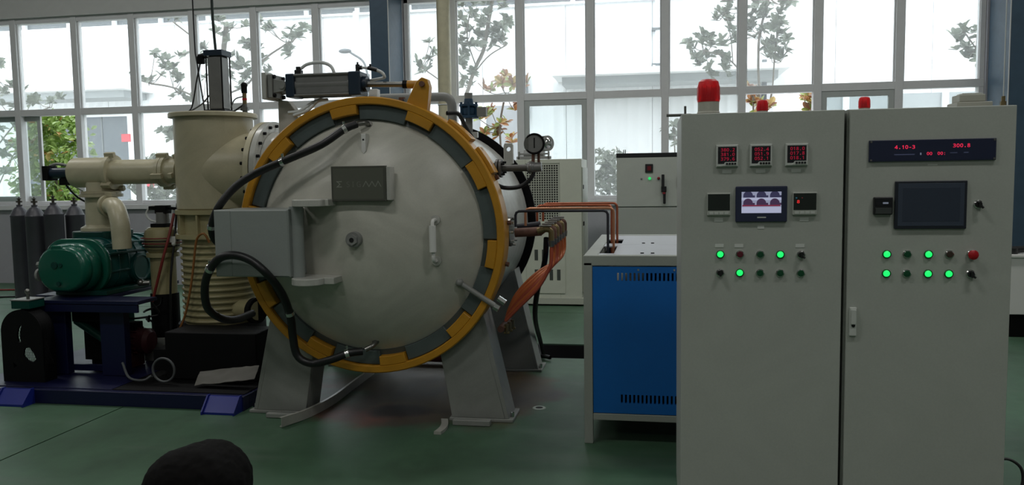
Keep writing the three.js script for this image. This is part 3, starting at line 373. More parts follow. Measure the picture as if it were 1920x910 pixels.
{ const t = thing('safety_valve', 'small dark blue bolted valve on a stem above the furnace shoulder', 'valve', [-1.262, 1.75, -5.5]); const c = [-1.262, 0, -5.5];
  M('stem', t, C.pipeGrey, cyl([c[0], 1.787, c[2]], [c[0], 1.965, c[2]], 0.025)); M('flange', t, C.valveBlue, cyl([c[0], 1.965, c[2]], [c[0], 1.985, c[2]], 0.07, 0.07, 28)); M('valve_body', t, C.valveBlue, lathe([[0.03, 1.985], [0.05, 1.99], [0.055, 2.03], [0.045, 2.045], [0.066, 2.048], [0.066, 2.062], [0.035, 2.066], [0.03, 2.1], [0.001, 2.102]], c)); M('cap', t, C.pipeGrey, cyl([c[0], 2.09, c[2]], [c[0], 2.14, c[2]], 0.028));
  for (let k = 0; k < 6; k++) { const a = k / 6 * 2 * Math.PI + 0.3; M('bolt', t, C.valveBlue, hexa([c[0] + 0.06 * Math.cos(a), 1.975, c[2] + 0.06 * Math.sin(a)], [c[0] + 0.06 * Math.cos(a), 2.075, c[2] + 0.06 * Math.sin(a)], 0.009)); } M('coil_head', t, C.pipeGrey, box(-1.2, -1.135, 1.975, 2.04, -5.53, -5.47));
  M('lead', t, C.rubber, tube([[-1.37, 1.99, -5.3], [-1.30, 1.985, -5.35], [-1.26, 1.9, -5.38], [-1.22, 1.82, -5.42]], 0.015)); M('bracket', t, C.furnaceSide, box(-1.33, -1.2, 1.83, 1.87, -5.52, -5.48)); }
{ const t = thing('pressure_gauge', 'round pressure gauge on a flanged side pipe right of the furnace', 'gauge', [-0.74, 1.6, -5.1]);
  M('side_pipe', t, C.darkSteel, cyl([-1.112, 1.61, -5.1], [-0.72, 1.61, -5.1], 0.022)); M('flange', t, C.darkSteel, cyl([-0.995, 1.61, -5.1], [-0.98, 1.61, -5.1], 0.06, 0.06, 24), cyl([-0.972, 1.61, -5.1], [-0.957, 1.61, -5.1], 0.06, 0.06, 24)); for (const a of [0.6, 2.2, 3.7, 5.3]) M('flange_bolt', t, C.black, hexa([-1.01, 1.61 + 0.047 * Math.sin(a), -5.1 + 0.047 * Math.cos(a)], [-0.935, 1.61 + 0.047 * Math.sin(a), -5.1 + 0.047 * Math.cos(a)], 0.008));
  M('manifold_block', t, C.alu, cyl([-0.79, 1.61, -5.1], [-0.70, 1.615, -5.1], 0.034, 0.03, 16), sph([-0.765, 1.615, -5.1], 0.038, 12)); M('riser', t, C.rust, cyl([-0.755, 1.63, -5.1], [-0.752, 1.72, -5.1], 0.011), cyl([-0.722, 1.63, -5.13], [-0.722, 1.72, -5.13], 0.009));
  const g = M('gauge_case', t, C.steel, cyl([-0.752, 1.762, -5.14], [-0.742, 1.762, -5.075], 0.066, 0.066, 32)); M('gauge_rim', g, C.black, tor([-0.7415, 1.762, -5.074], 'z', 0.061, 0.007, 36, 8)); M('gauge_dial', g, C.alu, cyl([-0.7425, 1.762, -5.078], [-0.742, 1.762, -5.0735], 0.056, 0.056, 32)); M('gauge_needle', g, C.black, box(-0.745, -0.738, 1.735, 1.80, -5.0735, -5.072, 0));
  M('sensor_head', t, C.chrome, cyl([-0.70, 1.765, -5.16], [-0.66, 1.765, -5.12], 0.05, 0.05, 24), sph([-0.68, 1.765, -5.14], 0.045, 14)); M('signal_cable', t, C.rubber, tube([[-0.746, 1.6, -5.1], [-0.771, 1.541, -5.1], [-0.842, 1.491, -5.1], [-0.947, 1.485, -5.1], [-1.03, 1.52, -5.15]], 0.014)); }
// ---------------------------------------------------------------- water manifold and its hoses on the furnace side
{ const t = thing('water_manifold', 'rack of brass hose fittings beside the furnace with orange hoses hanging', 'manifold', [-0.75, 1.1, -5.25]);
  M('header_pipe', t, C.rust, cyl([-0.895, 1.185, -5.2], [-0.72, 1.195, -5.2], 0.03), cyl([-0.72, 1.195, -5.13], [-0.70, 1.225, -5.75], 0.024)); M('header_pipe', t, C.copperDark, cyl([-0.895, 1.215, -5.3], [-0.74, 1.235, -5.3], 0.022));
  for (let i = 0; i < 6; i++) { const z = -5.13 - 0.1 * i, x = -0.665 + 0.006 * i, y = 1.20 + 0.006 * i; M('branch_fitting', t, i % 2 ? C.rust : C.brass, bent([[x - 0.05, y + 0.01, z], [x + 0.02, y + 0.012, z], [x + 0.02, y - 0.07, z]], 0.019, 0.03, 10)); M('hose_barb', t, C.steel, cyl([x + 0.02, y - 0.06, z], [x + 0.02, y - 0.1, z], 0.022, 0.018, 12)); M('valve_lever', t, C.steel, box(x - 0.06, x + 0.02, y + 0.03, y + 0.04, z - 0.01, z + 0.01)); M('branch_stem', t, C.brass, cyl([x - 0.07, y, z], [x - 0.03, y + 0.01, z], 0.022)); } }
for (let i = 0; i < 6; i++) { const z = -5.13 - 0.1 * i, x = -0.645 + 0.006 * i, y = 1.10 + 0.006 * i, s = i * 0.012;
  single('water_hose', ['dull red water hose nearest the camera, hanging from the manifold beside the furnace', 'bright orange water hose, second from the front of the furnace side manifold', 'dull red water hose, third from the front of the furnace side manifold', 'fourth orange water hose from the front of the furnace side manifold', 'fifth orange water hose from the front of the furnace side manifold', 'orange water hose at the rear end of the furnace side manifold'][i], 'hose', i === 0 || i === 2 ? C.hoseRed : C.hoseOrange, tube([[x, y - 0.003, z], [x - 0.004, y - 0.1, z], [x - 0.02 - 0.003 * i, 0.95 + 0.004 * i, -5.13 - 0.08 * i], [-0.74 - 0.008 * i, 0.825 + 0.014 * i, -5.13 - 0.046 * i], [-0.875 - 0.006 * i, 0.69 + 0.015 * i, -5.13 - 0.036 * i], [-0.955 - 0.002 * i, 0.608 + 0.007 * i, -5.12 - 0.033 * i]], 0.012, 8, 50), 'orange hoses of the furnace side manifold'); }
{ const t = thing('lower_manifold', 'small brass fittings low on the furnace leg where orange hoses end', 'manifold', [-1.0, 0.5, -5.2]);
  M('header', t, C.rust, cyl([-0.98, 0.56, -5.08], [-0.972, 0.575, -5.34], 0.022)); for (let i = 0; i < 3; i++) M('valve', t, C.brass, hexa([-0.945 + i * 0.006, 0.53, -5.11 - i * 0.08], [-0.945 + i * 0.006, 0.59, -5.11 - i * 0.08], 0.014), cyl([-0.975, 0.568, -5.11 - i * 0.08], [-0.94, 0.568, -5.11 - i * 0.08], 0.01), box(-0.965 + i * 0.006, -0.925 + i * 0.006, 0.525, 0.54, -5.12 - i * 0.08, -5.10 - i * 0.08)); }
single('feed_cable', 'thick black cable hanging behind the orange hoses down to the trench', 'cable', C.rubber, tube([[-0.74, 1.12, -5.6], [-0.76, 0.95, -5.65], [-0.84, 0.7, -5.8], [-0.9, 0.45, -6.1], [-0.93, 0.15, -6.6], [-0.92, -0.1, -6.8], [-0.92, -0.33, -6.9]], 0.02));
[['black bent power pipe nearest the camera between the furnace and the blue cabinet', C.copperDark, -5.02, 1.335, 0], ['pale copper power pipe, second from the front, between furnace and blue cabinet', C.copperLight, -5.14, 1.347, 0.03], ['red copper power pipe, third from the front, between furnace and blue cabinet', C.copper, -5.5, 1.352, 0.0], ['red copper power pipe farthest back between the furnace and the blue cabinet', C.copper, -5.66, 1.36, 0.03]].forEach(([l, m, z, y, dx], i) => {
  single('power_pipe', l, 'pipe', m, bent([[-0.86 + [0, 0.045, 0.07, 0.09][i], 1.235, z], [-0.86 + [0, 0.045, 0.07, 0.09][i], y, z], [-0.275 + dx, y, z], [-0.275 + dx, 0.96, z]], 0.0085, 0.03, 10), 'power pipes between furnace and blue cabinet'); });
// ---------------------------------------------------------------- blue transformer cabinet
{ const x0 = -0.39, x1 = 0.62, z0 = -6.2, z1 = -4.55, t = thing('transformer_cabinet', 'blue panelled cabinet in a grey steel frame with open holes in its top', 'cabinet', [(x0 + x1) / 2, 0, (z0 + z1) / 2]);
  for (const [x, z] of [[x0, z1 - 0.05], [x1 - 0.05, z1 - 0.05], [x0, z0], [x1 - 0.05, z0]]) M('leg', t, C.transGrey, box(x, x + 0.05, 0, 1.06, z, z + 0.05));
  M('top_frame', t, C.transGrey, prism(rect(x0, x1, z0, z1), 'y', 1.04, 1.1, [rect(x0 + 0.08, x1 - 0.06, z0 + 0.08, z1 - 0.06)], 0.004)); M('bottom_frame', t, C.transGrey, box(x0 + 0.05, x1 - 0.05, 0.14, 0.18, z1 - 0.046, z1 - 0.004), box(x0 + 0.05, x1 - 0.05, 0.14, 0.18, z0, z0 + 0.05), box(x0 + 0.004, x0 + 0.046, 0.14, 0.18, z0 + 0.05, z1 - 0.05), box(x1 - 0.046, x1 - 0.004, 0.14, 0.18, z0 + 0.05, z1 - 0.05)); M('floor_plate', t, C.dark, box(x0 + 0.03, x1 - 0.03, 0.16, 0.175, z0 + 0.03, z1 - 0.03, 0));
  const slots = []; for (let x = x0 + 0.19; x < x1 - 0.08; x += 0.0235) { slots.push(rect(x, x + 0.011, 0.955, 1.0)); slots.push(rect(x + 0.02, x + 0.031, 0.245, 0.295)); }
  M('side_panel', t, C.blue, prism(rect(x0 + 0.052, x1 - 0.052, 0.184, 1.036), 'z', z1 - 0.03, z1 - 0.006, slots, 0)); M('side_panel', t, C.blue, box(x0 + 0.006, x0 + 0.03, 0.184, 1.036, z0 + 0.052, z1 - 0.052)); M('side_panel', t, C.blue, box(x1 - 0.03, x1 - 0.006, 0.184, 1.036, z0 + 0.052, z1 - 0.052)); M('back_panel', t, C.blue, box(x0 + 0.052, x1 - 0.052, 0.184, 1.036, z0 + 0.006, z0 + 0.03));
  for (const x of [-0.08, 0.12]) M('panel_screw', t, C.chrome, cyl([x, 1.018, z1 - 0.007], [x, 1.018, z1 - 0.002], 0.006, 0.006, 10));
  const wav = (za, zb) => { const p = []; p.push([-0.2, za + 0.005]); p.push([x1 - 0.06, za + 0.005], [x1 - 0.06, zb - 0.005], [-0.2, zb - 0.005]); return p; };
  M('top_panel', t, C.transTop, prism([[x0 + 0.075, -5.32], [x1 - 0.055, -5.32], [x1 - 0.055, z1 - 0.055], [x0 + 0.075, z1 - 0.055]], 'y', 1.085, 1.096, [rect(-0.31, -0.225, -5.22, -4.72)], 0.002)); M('top_panel', t, C.transTop, prism([[x0 + 0.075, z0 + 0.075], [x1 - 0.055, z0 + 0.075], [x1 - 0.055, -5.33], [x0 + 0.075, -5.33]], 'y', 1.085, 1.096, [rect(-0.31, -0.205, -5.78, -5.42)], 0.002));
  for (const [x, z] of [[-0.06, -4.72], [0.0, -4.72], [-0.06, -5.42], [0.0, -5.42]]) M('panel_screw', t, C.black, cyl([x, 1.095, z], [x, 1.101, z], 0.011, 0.011, 10)); M('inner_tray', t, C.transGrey, box(x0 + 0.08, x0 + 0.35, 0.93, 0.94, z0 + 0.3, z1 - 0.08, 0)); }
{ const x0 = -0.42, x1 = 0.42, z1 = -9.6, t = thing('switch_cabinet', 'tall grey switch cabinet with a black isolator handle behind the blue cabinet', 'cabinet', [0, 0, -9.85]);
  M('carcass', t, C.cabinetSide, box(x0, x1, 0.05, 1.79, -10.2, z1 - 0.02)); M('plinth', t, C.dark, box(x0 + 0.01, x1 - 0.01, 0, 0.05, -10.19, z1 - 0.03)); M('top_trim', t, C.blackPlastic, box(x0 - 0.004, x1 + 0.004, 1.765, 1.815, -10.2, z1 + 0.002)); for (const x of [-0.34, -0.32]) M('lifting_eye', t, C.steel, cyl([x, 1.81, -9.7], [x, 1.86, -9.7], 0.006));
  M('door', t, C.cabinet, box(x0 + 0.003, x1 - 0.003, 1.185, 1.762, z1 - 0.02, z1)); M('lower_door', t, C.cabinetSide, box(x0 + 0.003, x1 - 0.003, 0.06, 1.17, z1 - 0.02, z1 - 0.004));
  const m = M('panel_meter', t, C.blackPlastic, box(-0.085, 0.005, 1.585, 1.685, z1 - 0.002, z1 + 0.012)); M('meter_display', m, glow('#a01020', 0.12), box(-0.062, -0.018, 1.61, 1.66, z1 + 0.012, z1 + 0.0135, 0)); M('indicator_lamp', t, glow('#30ff80', 0.7), sph([-0.034, 1.515, z1 + 0.006], 0.017, 12)); M('indicator_lamp', t, C.redDark, sph([0.07, 1.515, z1 + 0.004], 0.018, 12)); M('indicator_lamp', t, C.pipeGrey, sph([-0.13, 1.515, z1 + 0.002], 0.012, 10));
  const h = M('isolator_handle', t, C.blackPlastic, box(0.103, 0.137, 1.405, 1.56, z1 + 0.03, z1 + 0.05), prism([[0.10, 1.355], [0.16, 1.355], [0.16, 1.42], [0.10, 1.42]], 'z', z1 - 0.002, z1 + 0.045, [], 0.006)); M('handle_grip', h, C.blackPlastic, box(0.122, 0.152, 1.215, 1.355, z1 + 0.012, z1 + 0.04, 0.008)); M('handle_mark', h, C.redDark, box(0.115, 0.148, 1.33, 1.352, z1 + 0.044, z1 + 0.048)); M('door_lock', t, C.blackPlastic, box(0.28, 0.305, 1.40, 1.53, z1 - 0.002, z1 + 0.014)); }
// ---------------------------------------------------------------- chiller
{ const x0 = -1.62, x1 = -0.83, z1 = -9.5, z0 = -10.3, t = thing('water_chiller', 'cream upright chiller unit with a square perforated front grille', 'chiller', [(x0 + x1) / 2, 0, -9.9]);
  const holes = []; for (let i = 0; i < 13; i++) for (let j = 0; j < 23; j++) { const x = -1.485 + i * 0.0295, y = 1.045 + j * 0.0285; holes.push(rect(x, x + 0.019, y, y + 0.019)); }
  M('carcass', t, C.chiller, box(x0, x1, 0.1, 1.76, z0, z1 - 0.06), box(-1.09, x1 + 0.0, 0.1, 1.76, z1 - 0.06, z1), box(x0, -1.50, 0.1, 1.76, z1 - 0.06, z1), box(-1.5, -1.09, 1.71, 1.76, z1 - 0.06, z1), box(-1.5, -1.09, 0.1, 1.03, z1 - 0.06, z1)); M('core', t, C.dark, box(-1.5, -1.09, 1.03, 1.71, z1 - 0.059, z1 - 0.05, 0)); M('grille', t, C.chillerTrim, prism(rect(-1.497, -1.092, 1.033, 1.707), 'z', z1 - 0.01, z1 - 0.002, holes));
  M('base', t, C.chillerTrim, box(x0 - 0.02, x1 + 0.02, 0.02, 0.1, z0 - 0.02, z1 + 0.02)); for (const [x, z] of [[x0 + 0.05, z1 - 0.05], [x1 - 0.05, z1 - 0.05], [x0 + 0.05, z0 + 0.05], [x1 - 0.05, z0 + 0.05]]) M('foot', t, C.black, cyl([x, 0, z], [x, 0.03, z], 0.03));
  M('service_panel', t, C.chiller, box(-1.5, -1.03, 0.15, 1.0, z1 - 0.002, z1 + 0.008)); for (const y of [0.31, 0.55]) for (const x of [-1.4, -1.31, -1.22, -1.13]) M('vent_slot', t, C.slot, box(x, x + 0.042, y, y + 0.13, z1 + 0.0072, z1 + 0.0092, 0)); M('side_door', t, C.chillerTrim, box(x1 - 0.002, x1 + 0.012, 0.16, 1.66, z0 + 0.03, z1 - 0.04)); for (const [y, z] of [[1.40, -9.62], [0.96, -9.6], [0.96, -9.66]]) M('door_latch', t, C.black, box(x1 + 0.01, x1 + 0.02, y, y + 0.05, z, z + 0.03)); }
{ const t = thing('pipe_frame', 'low grey frame and pipes lying on top of the cream chiller', 'frame', [-1.4, 1.76, -9.7]); M('frame_bar', t, C.pipeGrey, box(-1.62, -1.2, 1.765, 1.80, -9.62, -9.58)); M('frame_bar', t, C.pipeGrey, box(-1.6, -1.22, 1.82, 1.84, -9.62, -9.59)); for (const x of [-1.6, -1.42, -1.24]) M('frame_post', t, C.pipeGrey, box(x, x + 0.02, 1.76, 1.86, -9.62, -9.58)); M('pump_unit', t, C.pipeGrey, cyl([-1.55, 1.83, -9.75], [-1.3, 1.83, -9.75], 0.06)); }
// ---------------------------------------------------------------- control cabinets
const ZC = -3.33;
const screenTex = (w, h, draw) => { const cv = document.createElement('canvas'); cv.width = w; cv.height = h; const g = cv.getContext('2d'); g.fillStyle = '#000'; g.fillRect(0, 0, w, h); draw(g, w, h); const t = new THREE.CanvasTexture(cv); t.colorSpace = THREE.SRGBColorSpace; return t; };
const screenMat = (base, t, k, r = 0.2) => new THREE.MeshStandardMaterial({ color: base, roughness: r, emissive: '#ffffff', emissiveMap: t, emissiveIntensity: k });
const face = (x0, x1, y0, y1, z) => { const g = new THREE.PlaneGeometry(x1 - x0, y1 - y0); g.translate((x0 + x1) / 2, (y0 + y1) / 2, z); return g; };
const meterScreens = [['380.2', '381.0', '379.6'], ['052.4', '051.9', '052.1'], ['018.0', '017.8', '018.1']].map((rows) => screenMat('#1c1a20', screenTex(256, 256, (g, w) => { g.fillStyle = '#c01038'; g.font = 'bold 66px monospace'; g.textAlign = 'center'; rows.forEach((r, i) => g.fillText(r, w * 0.53, 70 + i * 68)); }), 0.55));
function cabinetBody(t, x0, x1) {
  const z0 = -3.93; M('carcass', t, C.cabinetSide, box(x0, x1, 0.08, 1.797, z0, ZC - 0.022, 0.003)); M('plinth', t, C.seam, box(x0 + 0.01, x1 - 0.01, 0, 0.08, z0 + 0.01, ZC - 0.04)); return t;
}
function ringButton(t, x, y, kind, under) {
  const z = ZC; const b = M(kind === 'key' ? 'selector_switch' : kind.startsWith('lit') ? 'indicator_lamp' : kind === 'stop' ? 'emergency_stop' : 'push_button', t, kind.startsWith('lit') ? C.lampRim : C.chrome, lathe([[0.012, z], [0.0165, z], [0.0165, z + 0.006], [0.013, z + 0.008]], [x, y, 0], 'z', 24));
  if (kind === 'lit') M('lit_lens', b, C.lampLit, lathe([[0.0005, z + 0.014], [0.007, z + 0.0135], [0.0115, z + 0.010], [0.0125, z + 0.004]].reverse(), [x, y, 0], 'z', 24));
  else if (kind === 'key') { M('knob', b, C.blackPlastic, cyl([x, y, z + 0.004], [x, y, z + 0.016], 0.013, 0.011, 20), box(x - 0.0045, x + 0.0045, y - 0.013, y + 0.013, z + 0.015, z + 0.028, 0.003).translate(0, 0, 0)); if (under) M('key_lever', b, C.blackPlastic, cyl([x, y, z + 0.02], [x + 0.012, y - 0.014, z + 0.024], 0.004)); }
  else if (kind === 'stop') M('mushroom_head', b, C.redSolid, lathe([[0.0005, z + 0.034], [0.012, z + 0.033], [0.0185, z + 0.028], [0.0185, z + 0.022], [0.009, z + 0.018], [0.009, z + 0.004]].reverse(), [x, y, 0], 'z', 28));
  else M('button_cap', b, { green: C.capGreen, red: C.capRed, brown: C.capBrown }[kind], lathe([[0.0005, z + 0.013], [0.011, z + 0.0125], [0.0128, z + 0.010], [0.0128, z + 0.003]].reverse(), [x, y, 0], 'z', 24));
  return b;
}
C.lampRim = flat('#0c6a2c', 0.3); C.lampLit = new THREE.MeshStandardMaterial({ color: '#0a7a30', roughness: 0.3, emissive: '#22ff70', emissiveIntensity: 1.15 }); C.capGreen = flat('#0b4a2c', 0.35); C.capRed = flat('#5e1626', 0.4); C.capBrown = flat('#3f3128', 0.4);
const tagPlate = (t, x, y, w = 0.034) => M('label_plate', t, C.labelPlate, box(x - w / 2, x + w / 2, y - 0.007, y + 0.007, ZC - 0.001, ZC + 0.0015, 0));
{ const x0 = 0.115, x1 = 0.7445, t = cabinetBody(thing('control_cabinet', 'left grey control cabinet with three red meters and a lit touch screen', 'cabinet', [(x0 + x1) / 2, 0, -3.63], 'control cabinets'), x0, x1);
  M('door', t, C.cabinet, box(x0 + 0.001, x1 - 0.006, 0.1, 1.795, ZC - 0.022, ZC, 0.003));
  [0.294, 0.4245, 0.56].forEach((x, i) => { const p = M('panel_meter', t, C.meterBezel, prism(rect(x - 0.043, x + 0.043, 1.580, 1.668), 'z', ZC - 0.001, ZC + 0.014, [], 0.003)); M('meter_screen', p, meterScreens[i], face(x - 0.036, x + 0.036, 1.592, 1.660, ZC + 0.0145)); M('meter_keys', p, C.meterBezel, prism([[x - 0.018, 1.584], [x + 0.038, 1.584], [x + 0.038, 1.599], [x - 0.008, 1.599]], 'z', ZC + 0.013, ZC + 0.0165)); for (let k = 0; k < 4; k++) M('meter_key', p, C.blackPlastic, box(x - 0.005 + k * 0.0105, x + 0.003 + k * 0.0105, 1.588, 1.596, ZC + 0.016, ZC + 0.0185, 0.0008)); tagPlate(t, x, 1.561, 0.036); });
  [[0.263, false], [0.5935, true]].forEach(([x, lit]) => { const p = M('temperature_controller', t, C.cabinet, box(x - 0.047, x + 0.047, 1.384, 1.476, ZC - 0.001, ZC + 0.012)); M('controller_screen', p, lit ? screenMat('#1e2622', screenTex(256, 256, (g) => { g.fillStyle = '#ff3030'; g.font = 'bold 64px monospace'; g.fillText('8', 34, 150); g.fillStyle = '#205060'; g.fillRect(22, 60, 18, 18); g.fillStyle = '#702028'; g.fillRect(92, 62, 10, 14); }), 0.9) : screenMat('#1e2622', screenTex(64, 64, () => {}), 0.1), face(x - 0.043, x + 0.043, 1.405, 1.471, ZC + 0.0125)); for (let k = 0; k < 4; k++) M('controller_key', p, C.meterBezel, box(x - 0.038 + k * 0.02, x - 0.022 + k * 0.02, 1.389, 1.399, ZC + 0.0115, ZC + 0.014, 0.001)); tagPlate(t, x, 1.367, 0.034); });
  const h = M('touch_screen', t, flat('#2a3049', 0.3), box(0.328, 0.527, 1.358, 1.501, ZC - 0.001, ZC + 0.012, 0.004)); M('screen_image', h, screenMat('#20263a', screenTex(512, 272, (g, w, hh) => { g.fillStyle = '#a8adc8'; g.fillRect(0, 0, w, hh); g.fillStyle = '#c8cdea'; g.fillRect(0, 74, w, 34); g.fillRect(0, 196, w, 76); for (const [y, c2] of [[20, '#3c3a58'], [116, '#4a3350']]) for (let k = 0; k < 3; k++) { g.fillStyle = c2; g.beginPath(); g.arc(84 + k * 172, y + 32, 62, Math.PI, 0); g.fill(); g.fillRect(22 + k * 172, y + 26, 150, 28); } g.fillStyle = '#8a3048'; g.fillRect(10, 168, 490, 18); }), 0.62), face(0.351, 0.504, 1.394, 1.479, ZC + 0.0125)); M('maker_mark', h, C.meterBezel, box(0.412, 0.446, 1.374, 1.379, ZC + 0.0115, ZC + 0.0125, 0)); tagPlate(t, 0.428, 1.337, 0.026);
  const X = [0.2705, 0.3475, 0.4265, 0.504, 0.583]; ['lit', 'red', 'green', 'lit', 'key'].forEach((k, i) => { ringButton(t, X[i], 1.227, k, true); if (i < 2 || i === 4) tagPlate(t, X[i] - 0.004, 1.262); }); ['key', 'lit', 'green', 'green', 'green'].forEach((k, i) => ringButton(t, X[i], 1.152, k));
  M('side_rod', t, C.steel, cyl([0.058, 1.801, -3.47], [0.16, 1.801, -3.47], 0.006, 0.006, 8), cyl([0.135, 1.797, -3.47], [0.135, 1.838, -3.47], 0.005, 0.005, 8)); }
{ const x0 = 0.753, x1 = 1.355, t = cabinetBody(thing('control_cabinet', 'right grey control cabinet with long red digital display and dark monitor', 'cabinet', [(x0 + x1) / 2, 0, -3.63], 'control cabinets'), x0, x1);
  M('door', t, C.cabinet, box(x0 + 0.006, x1 - 0.001, 0.1, 1.795, ZC - 0.022, ZC, 0.003));
  const d = M('digital_display', t, flat('#232a44', 0.3), box(0.829, 1.283, 1.59, 1.673, ZC - 0.001, ZC + 0.01, 0.002)); M('display_digits', d, screenMat('#222942', screenTex(1024, 190, (g) => { g.fillStyle = '#ff2850'; g.font = 'bold 48px monospace'; g.fillText('4.10-3', 202, 78); g.fillText('300.8', 680, 72); g.font = 'bold 40px monospace'; g.fillText('00', 468, 142); g.fillText('00:', 556, 142); g.fillStyle = '#606878'; g.fillRect(414, 118, 12, 22); g.fillStyle = '#2c3040'; g.fillRect(200, 128, 170, 10); g.fillRect(660, 120, 60, 8); g.fillRect(770, 118, 40, 10); }), 1.0), face(0.833, 1.279, 1.594, 1.669, ZC + 0.0105)); for (const x of [0.836, 1.276]) for (const y of [1.596, 1.667]) M('display_screw', d, C.steel, cyl([x, y, ZC + 0.009], [x, y, ZC + 0.0125], 0.004, 0.004, 10));
  M('faint_mark', t, C.labelPlate, box(1.045, 1.08, 1.573, 1.578, ZC - 0.0005, ZC + 0.0006, 0));
  const m = M('monitor', t, flat('#20252f', 0.35), box(0.927, 1.186, 1.328, 1.514, ZC - 0.001, ZC + 0.012, 0.003)); M('monitor_glass', m, flat('#3d4655', 0.2), box(0.938, 1.176, 1.340, 1.505, ZC + 0.0115, ZC + 0.0128, 0.0004)); M('monitor_screen', m, flat('#333c4b', 0.16), box(0.955, 1.16, 1.358, 1.488, ZC + 0.0125, ZC + 0.0134, 0.0003));
  const c = M('timer', t, C.blackPlastic, box(0.849, 0.918, 1.384, 1.453, ZC - 0.001, ZC + 0.02)); M('timer_screen', c, screenMat('#15171c', screenTex(128, 64, (g) => { g.fillStyle = '#8890a0'; g.fillRect(58, 32, 44, 14); }), 0.5), face(0.854, 0.913, 1.418, 1.449, ZC + 0.0205)); M('timer_keys', c, flat('#3a3f3d', 0.5), box(0.854, 0.913, 1.388, 1.411, ZC + 0.0195, ZC + 0.022, 0.001));
  ringButton(t, 1.228, 1.422, 'key', true); const X = [0.904, 0.9785, 1.056, 1.131, 1.209]; ['lit', 'green', 'lit', 'brown', 'stop'].forEach((k, i) => ringButton(t, X[i], 1.229, k)); ['lit', 'green', 'lit', 'lit', 'key'].forEach((k, i) => ringButton(t, X[i], 1.153, k, true));
  const hd = M('door_handle', t, C.meterBezel, box(0.769, 0.797, 0.902, 1.017, ZC - 0.001, ZC + 0.012, 0.005)); M('handle_lever', hd, C.meterBezel, box(0.773, 0.793, 0.95, 1.01, ZC + 0.011, ZC + 0.02, 0.004)); M('key_hole', hd, C.dark, cyl([0.783, 0.945, ZC + 0.011], [0.783, 0.945, ZC + 0.014], 0.007, 0.007, 14)); }
function beacon(label, x, y, z, s, group) { const t = thing('warning_beacon', label, 'beacon', [x, y, z], group); const L = (prof) => lathe(prof.map(([r, h]) => [r * s, y + h * s]), [x, 0, z], 'y', 32);
  M('base', t, C.beaconBase, L([[0.001, 0], [0.047, 0], [0.047, 0.012], [0.044, 0.016], [0.044, 0.058], [0.001, 0.058]])); const d = M('red_dome', t, C.redPlastic, L([[0.0455, 0.056], [0.0465, 0.062], [0.0455, 0.12], [0.041, 0.14], [0.030, 0.149], [0.001, 0.151]])); for (let k = 0; k < 14; k++) { const a = k / 14 * 2 * Math.PI; M('dome_rib', d, C.redPlastic, cyl([x + 0.046 * s * Math.cos(a), y + 0.064 * s, z + 0.046 * s * Math.sin(a)], [x + 0.045 * s * Math.cos(a), y + 0.12 * s, z + 0.045 * s * Math.sin(a)], 0.0022 * s, 0.002 * s, 6)); }
  M('reflector', t, C.redSolid, cyl([x - 0.002 * s, y + 0.062 * s, z], [x - 0.002 * s, y + 0.075 * s, z], 0.03 * s), sph([x, y + 0.095 * s, z], 0.021 * s, 12), box(x - 0.025 * s, x + 0.025 * s, y + 0.072 * s, y + 0.118 * s, z - 0.02 * s, z - 0.015 * s)); return t; }
beacon('large red rotating beacon standing on the left control cabinet', 0.232, 1.7985, -3.5, 1.0); beacon('tiny red signal lamp standing behind the left control cabinet front edge', 0.479, 1.7985, -3.72, 0.52); beacon('tiny red signal lamp standing on the right control cabinet', 0.905, 1.7985, -3.72, 0.52);
{ const t = thing('relay_boxes', 'two stacked pale plastic boxes on the right control cabinet top', 'box', [1.3, 1.797, -3.65]); M('lower_box', t, C.beaconBase, box(1.23, 1.365, 1.797, 1.832, -3.7, -3.58)); M('upper_box', t, C.beaconBase, box(1.245, 1.345, 1.833, 1.864, -3.69, -3.6)); M('box_lid', t, C.meterBezel, box(1.26, 1.335, 1.864, 1.870, -3.68, -3.61)); }
{ const t = thing('hanging_wire', 'thin pale wire dropping to a brass gland on the right control cabinet', 'cable', [1.33, 1.797, -3.4]); M('brass_gland', t, C.brass, hexa([1.332, 1.795, -3.4], [1.332, 1.815, -3.4], 0.011), cyl([1.332, 1.812, -3.4], [1.332, 1.835, -3.4], 0.007)); M('wire', t, C.hoseWhite, cyl([1.332, 1.83, -3.4], [1.335, 7, -3.4], 0.0022, 0.0022, 6)); }
// ---------------------------------------------------------------- pumping set: skid, roots pump, pipework, diffusion pump
{ const t = thing('pump_skid', 'dark blue steel base frame with bright blue sloped feet under the pumps', 'frame', [-3.75, 0, -5.6]);
  M('rail', t, C.skid, box(-4.95, -2.72, 0.0, 0.1, -4.98, -4.9)); M('rail', t, C.skid, box(-4.95, -2.72, 0.0, 0.1, -6.5, -6.42)); for (const x of [-4.95, -4.2, -3.5, -2.8]) M('cross_beam', t, C.skid, box(x, x + 0.08, 0.0, 0.099, -6.42, -4.98)); M('deck_plate', t, C.skid, box(-4.93, -3.75, 0.1, 0.106, -6.45, -4.95)); M('deck_plate', t, C.black, box(-3.74, -2.74, 0.1, 0.106, -6.45, -4.95));
  for (const x of [-4.56, -2.97]) { M('skid_foot', t, C.skidBlue, prism([[-4.9, 0], [-4.8, 0], [-4.8, 0.015], [-4.88, 0.105], [-4.9, 0.105]], 'x', x + 0.012, x + 0.228)); for (const q of [x, x + 0.23]) M('foot_gusset', t, C.skidBlue, prism([[-4.9, 0], [-4.785, 0], [-4.785, 0.02], [-4.87, 0.112], [-4.9, 0.112]], 'x', q, q + 0.01)); } }
const PX = -4.43;
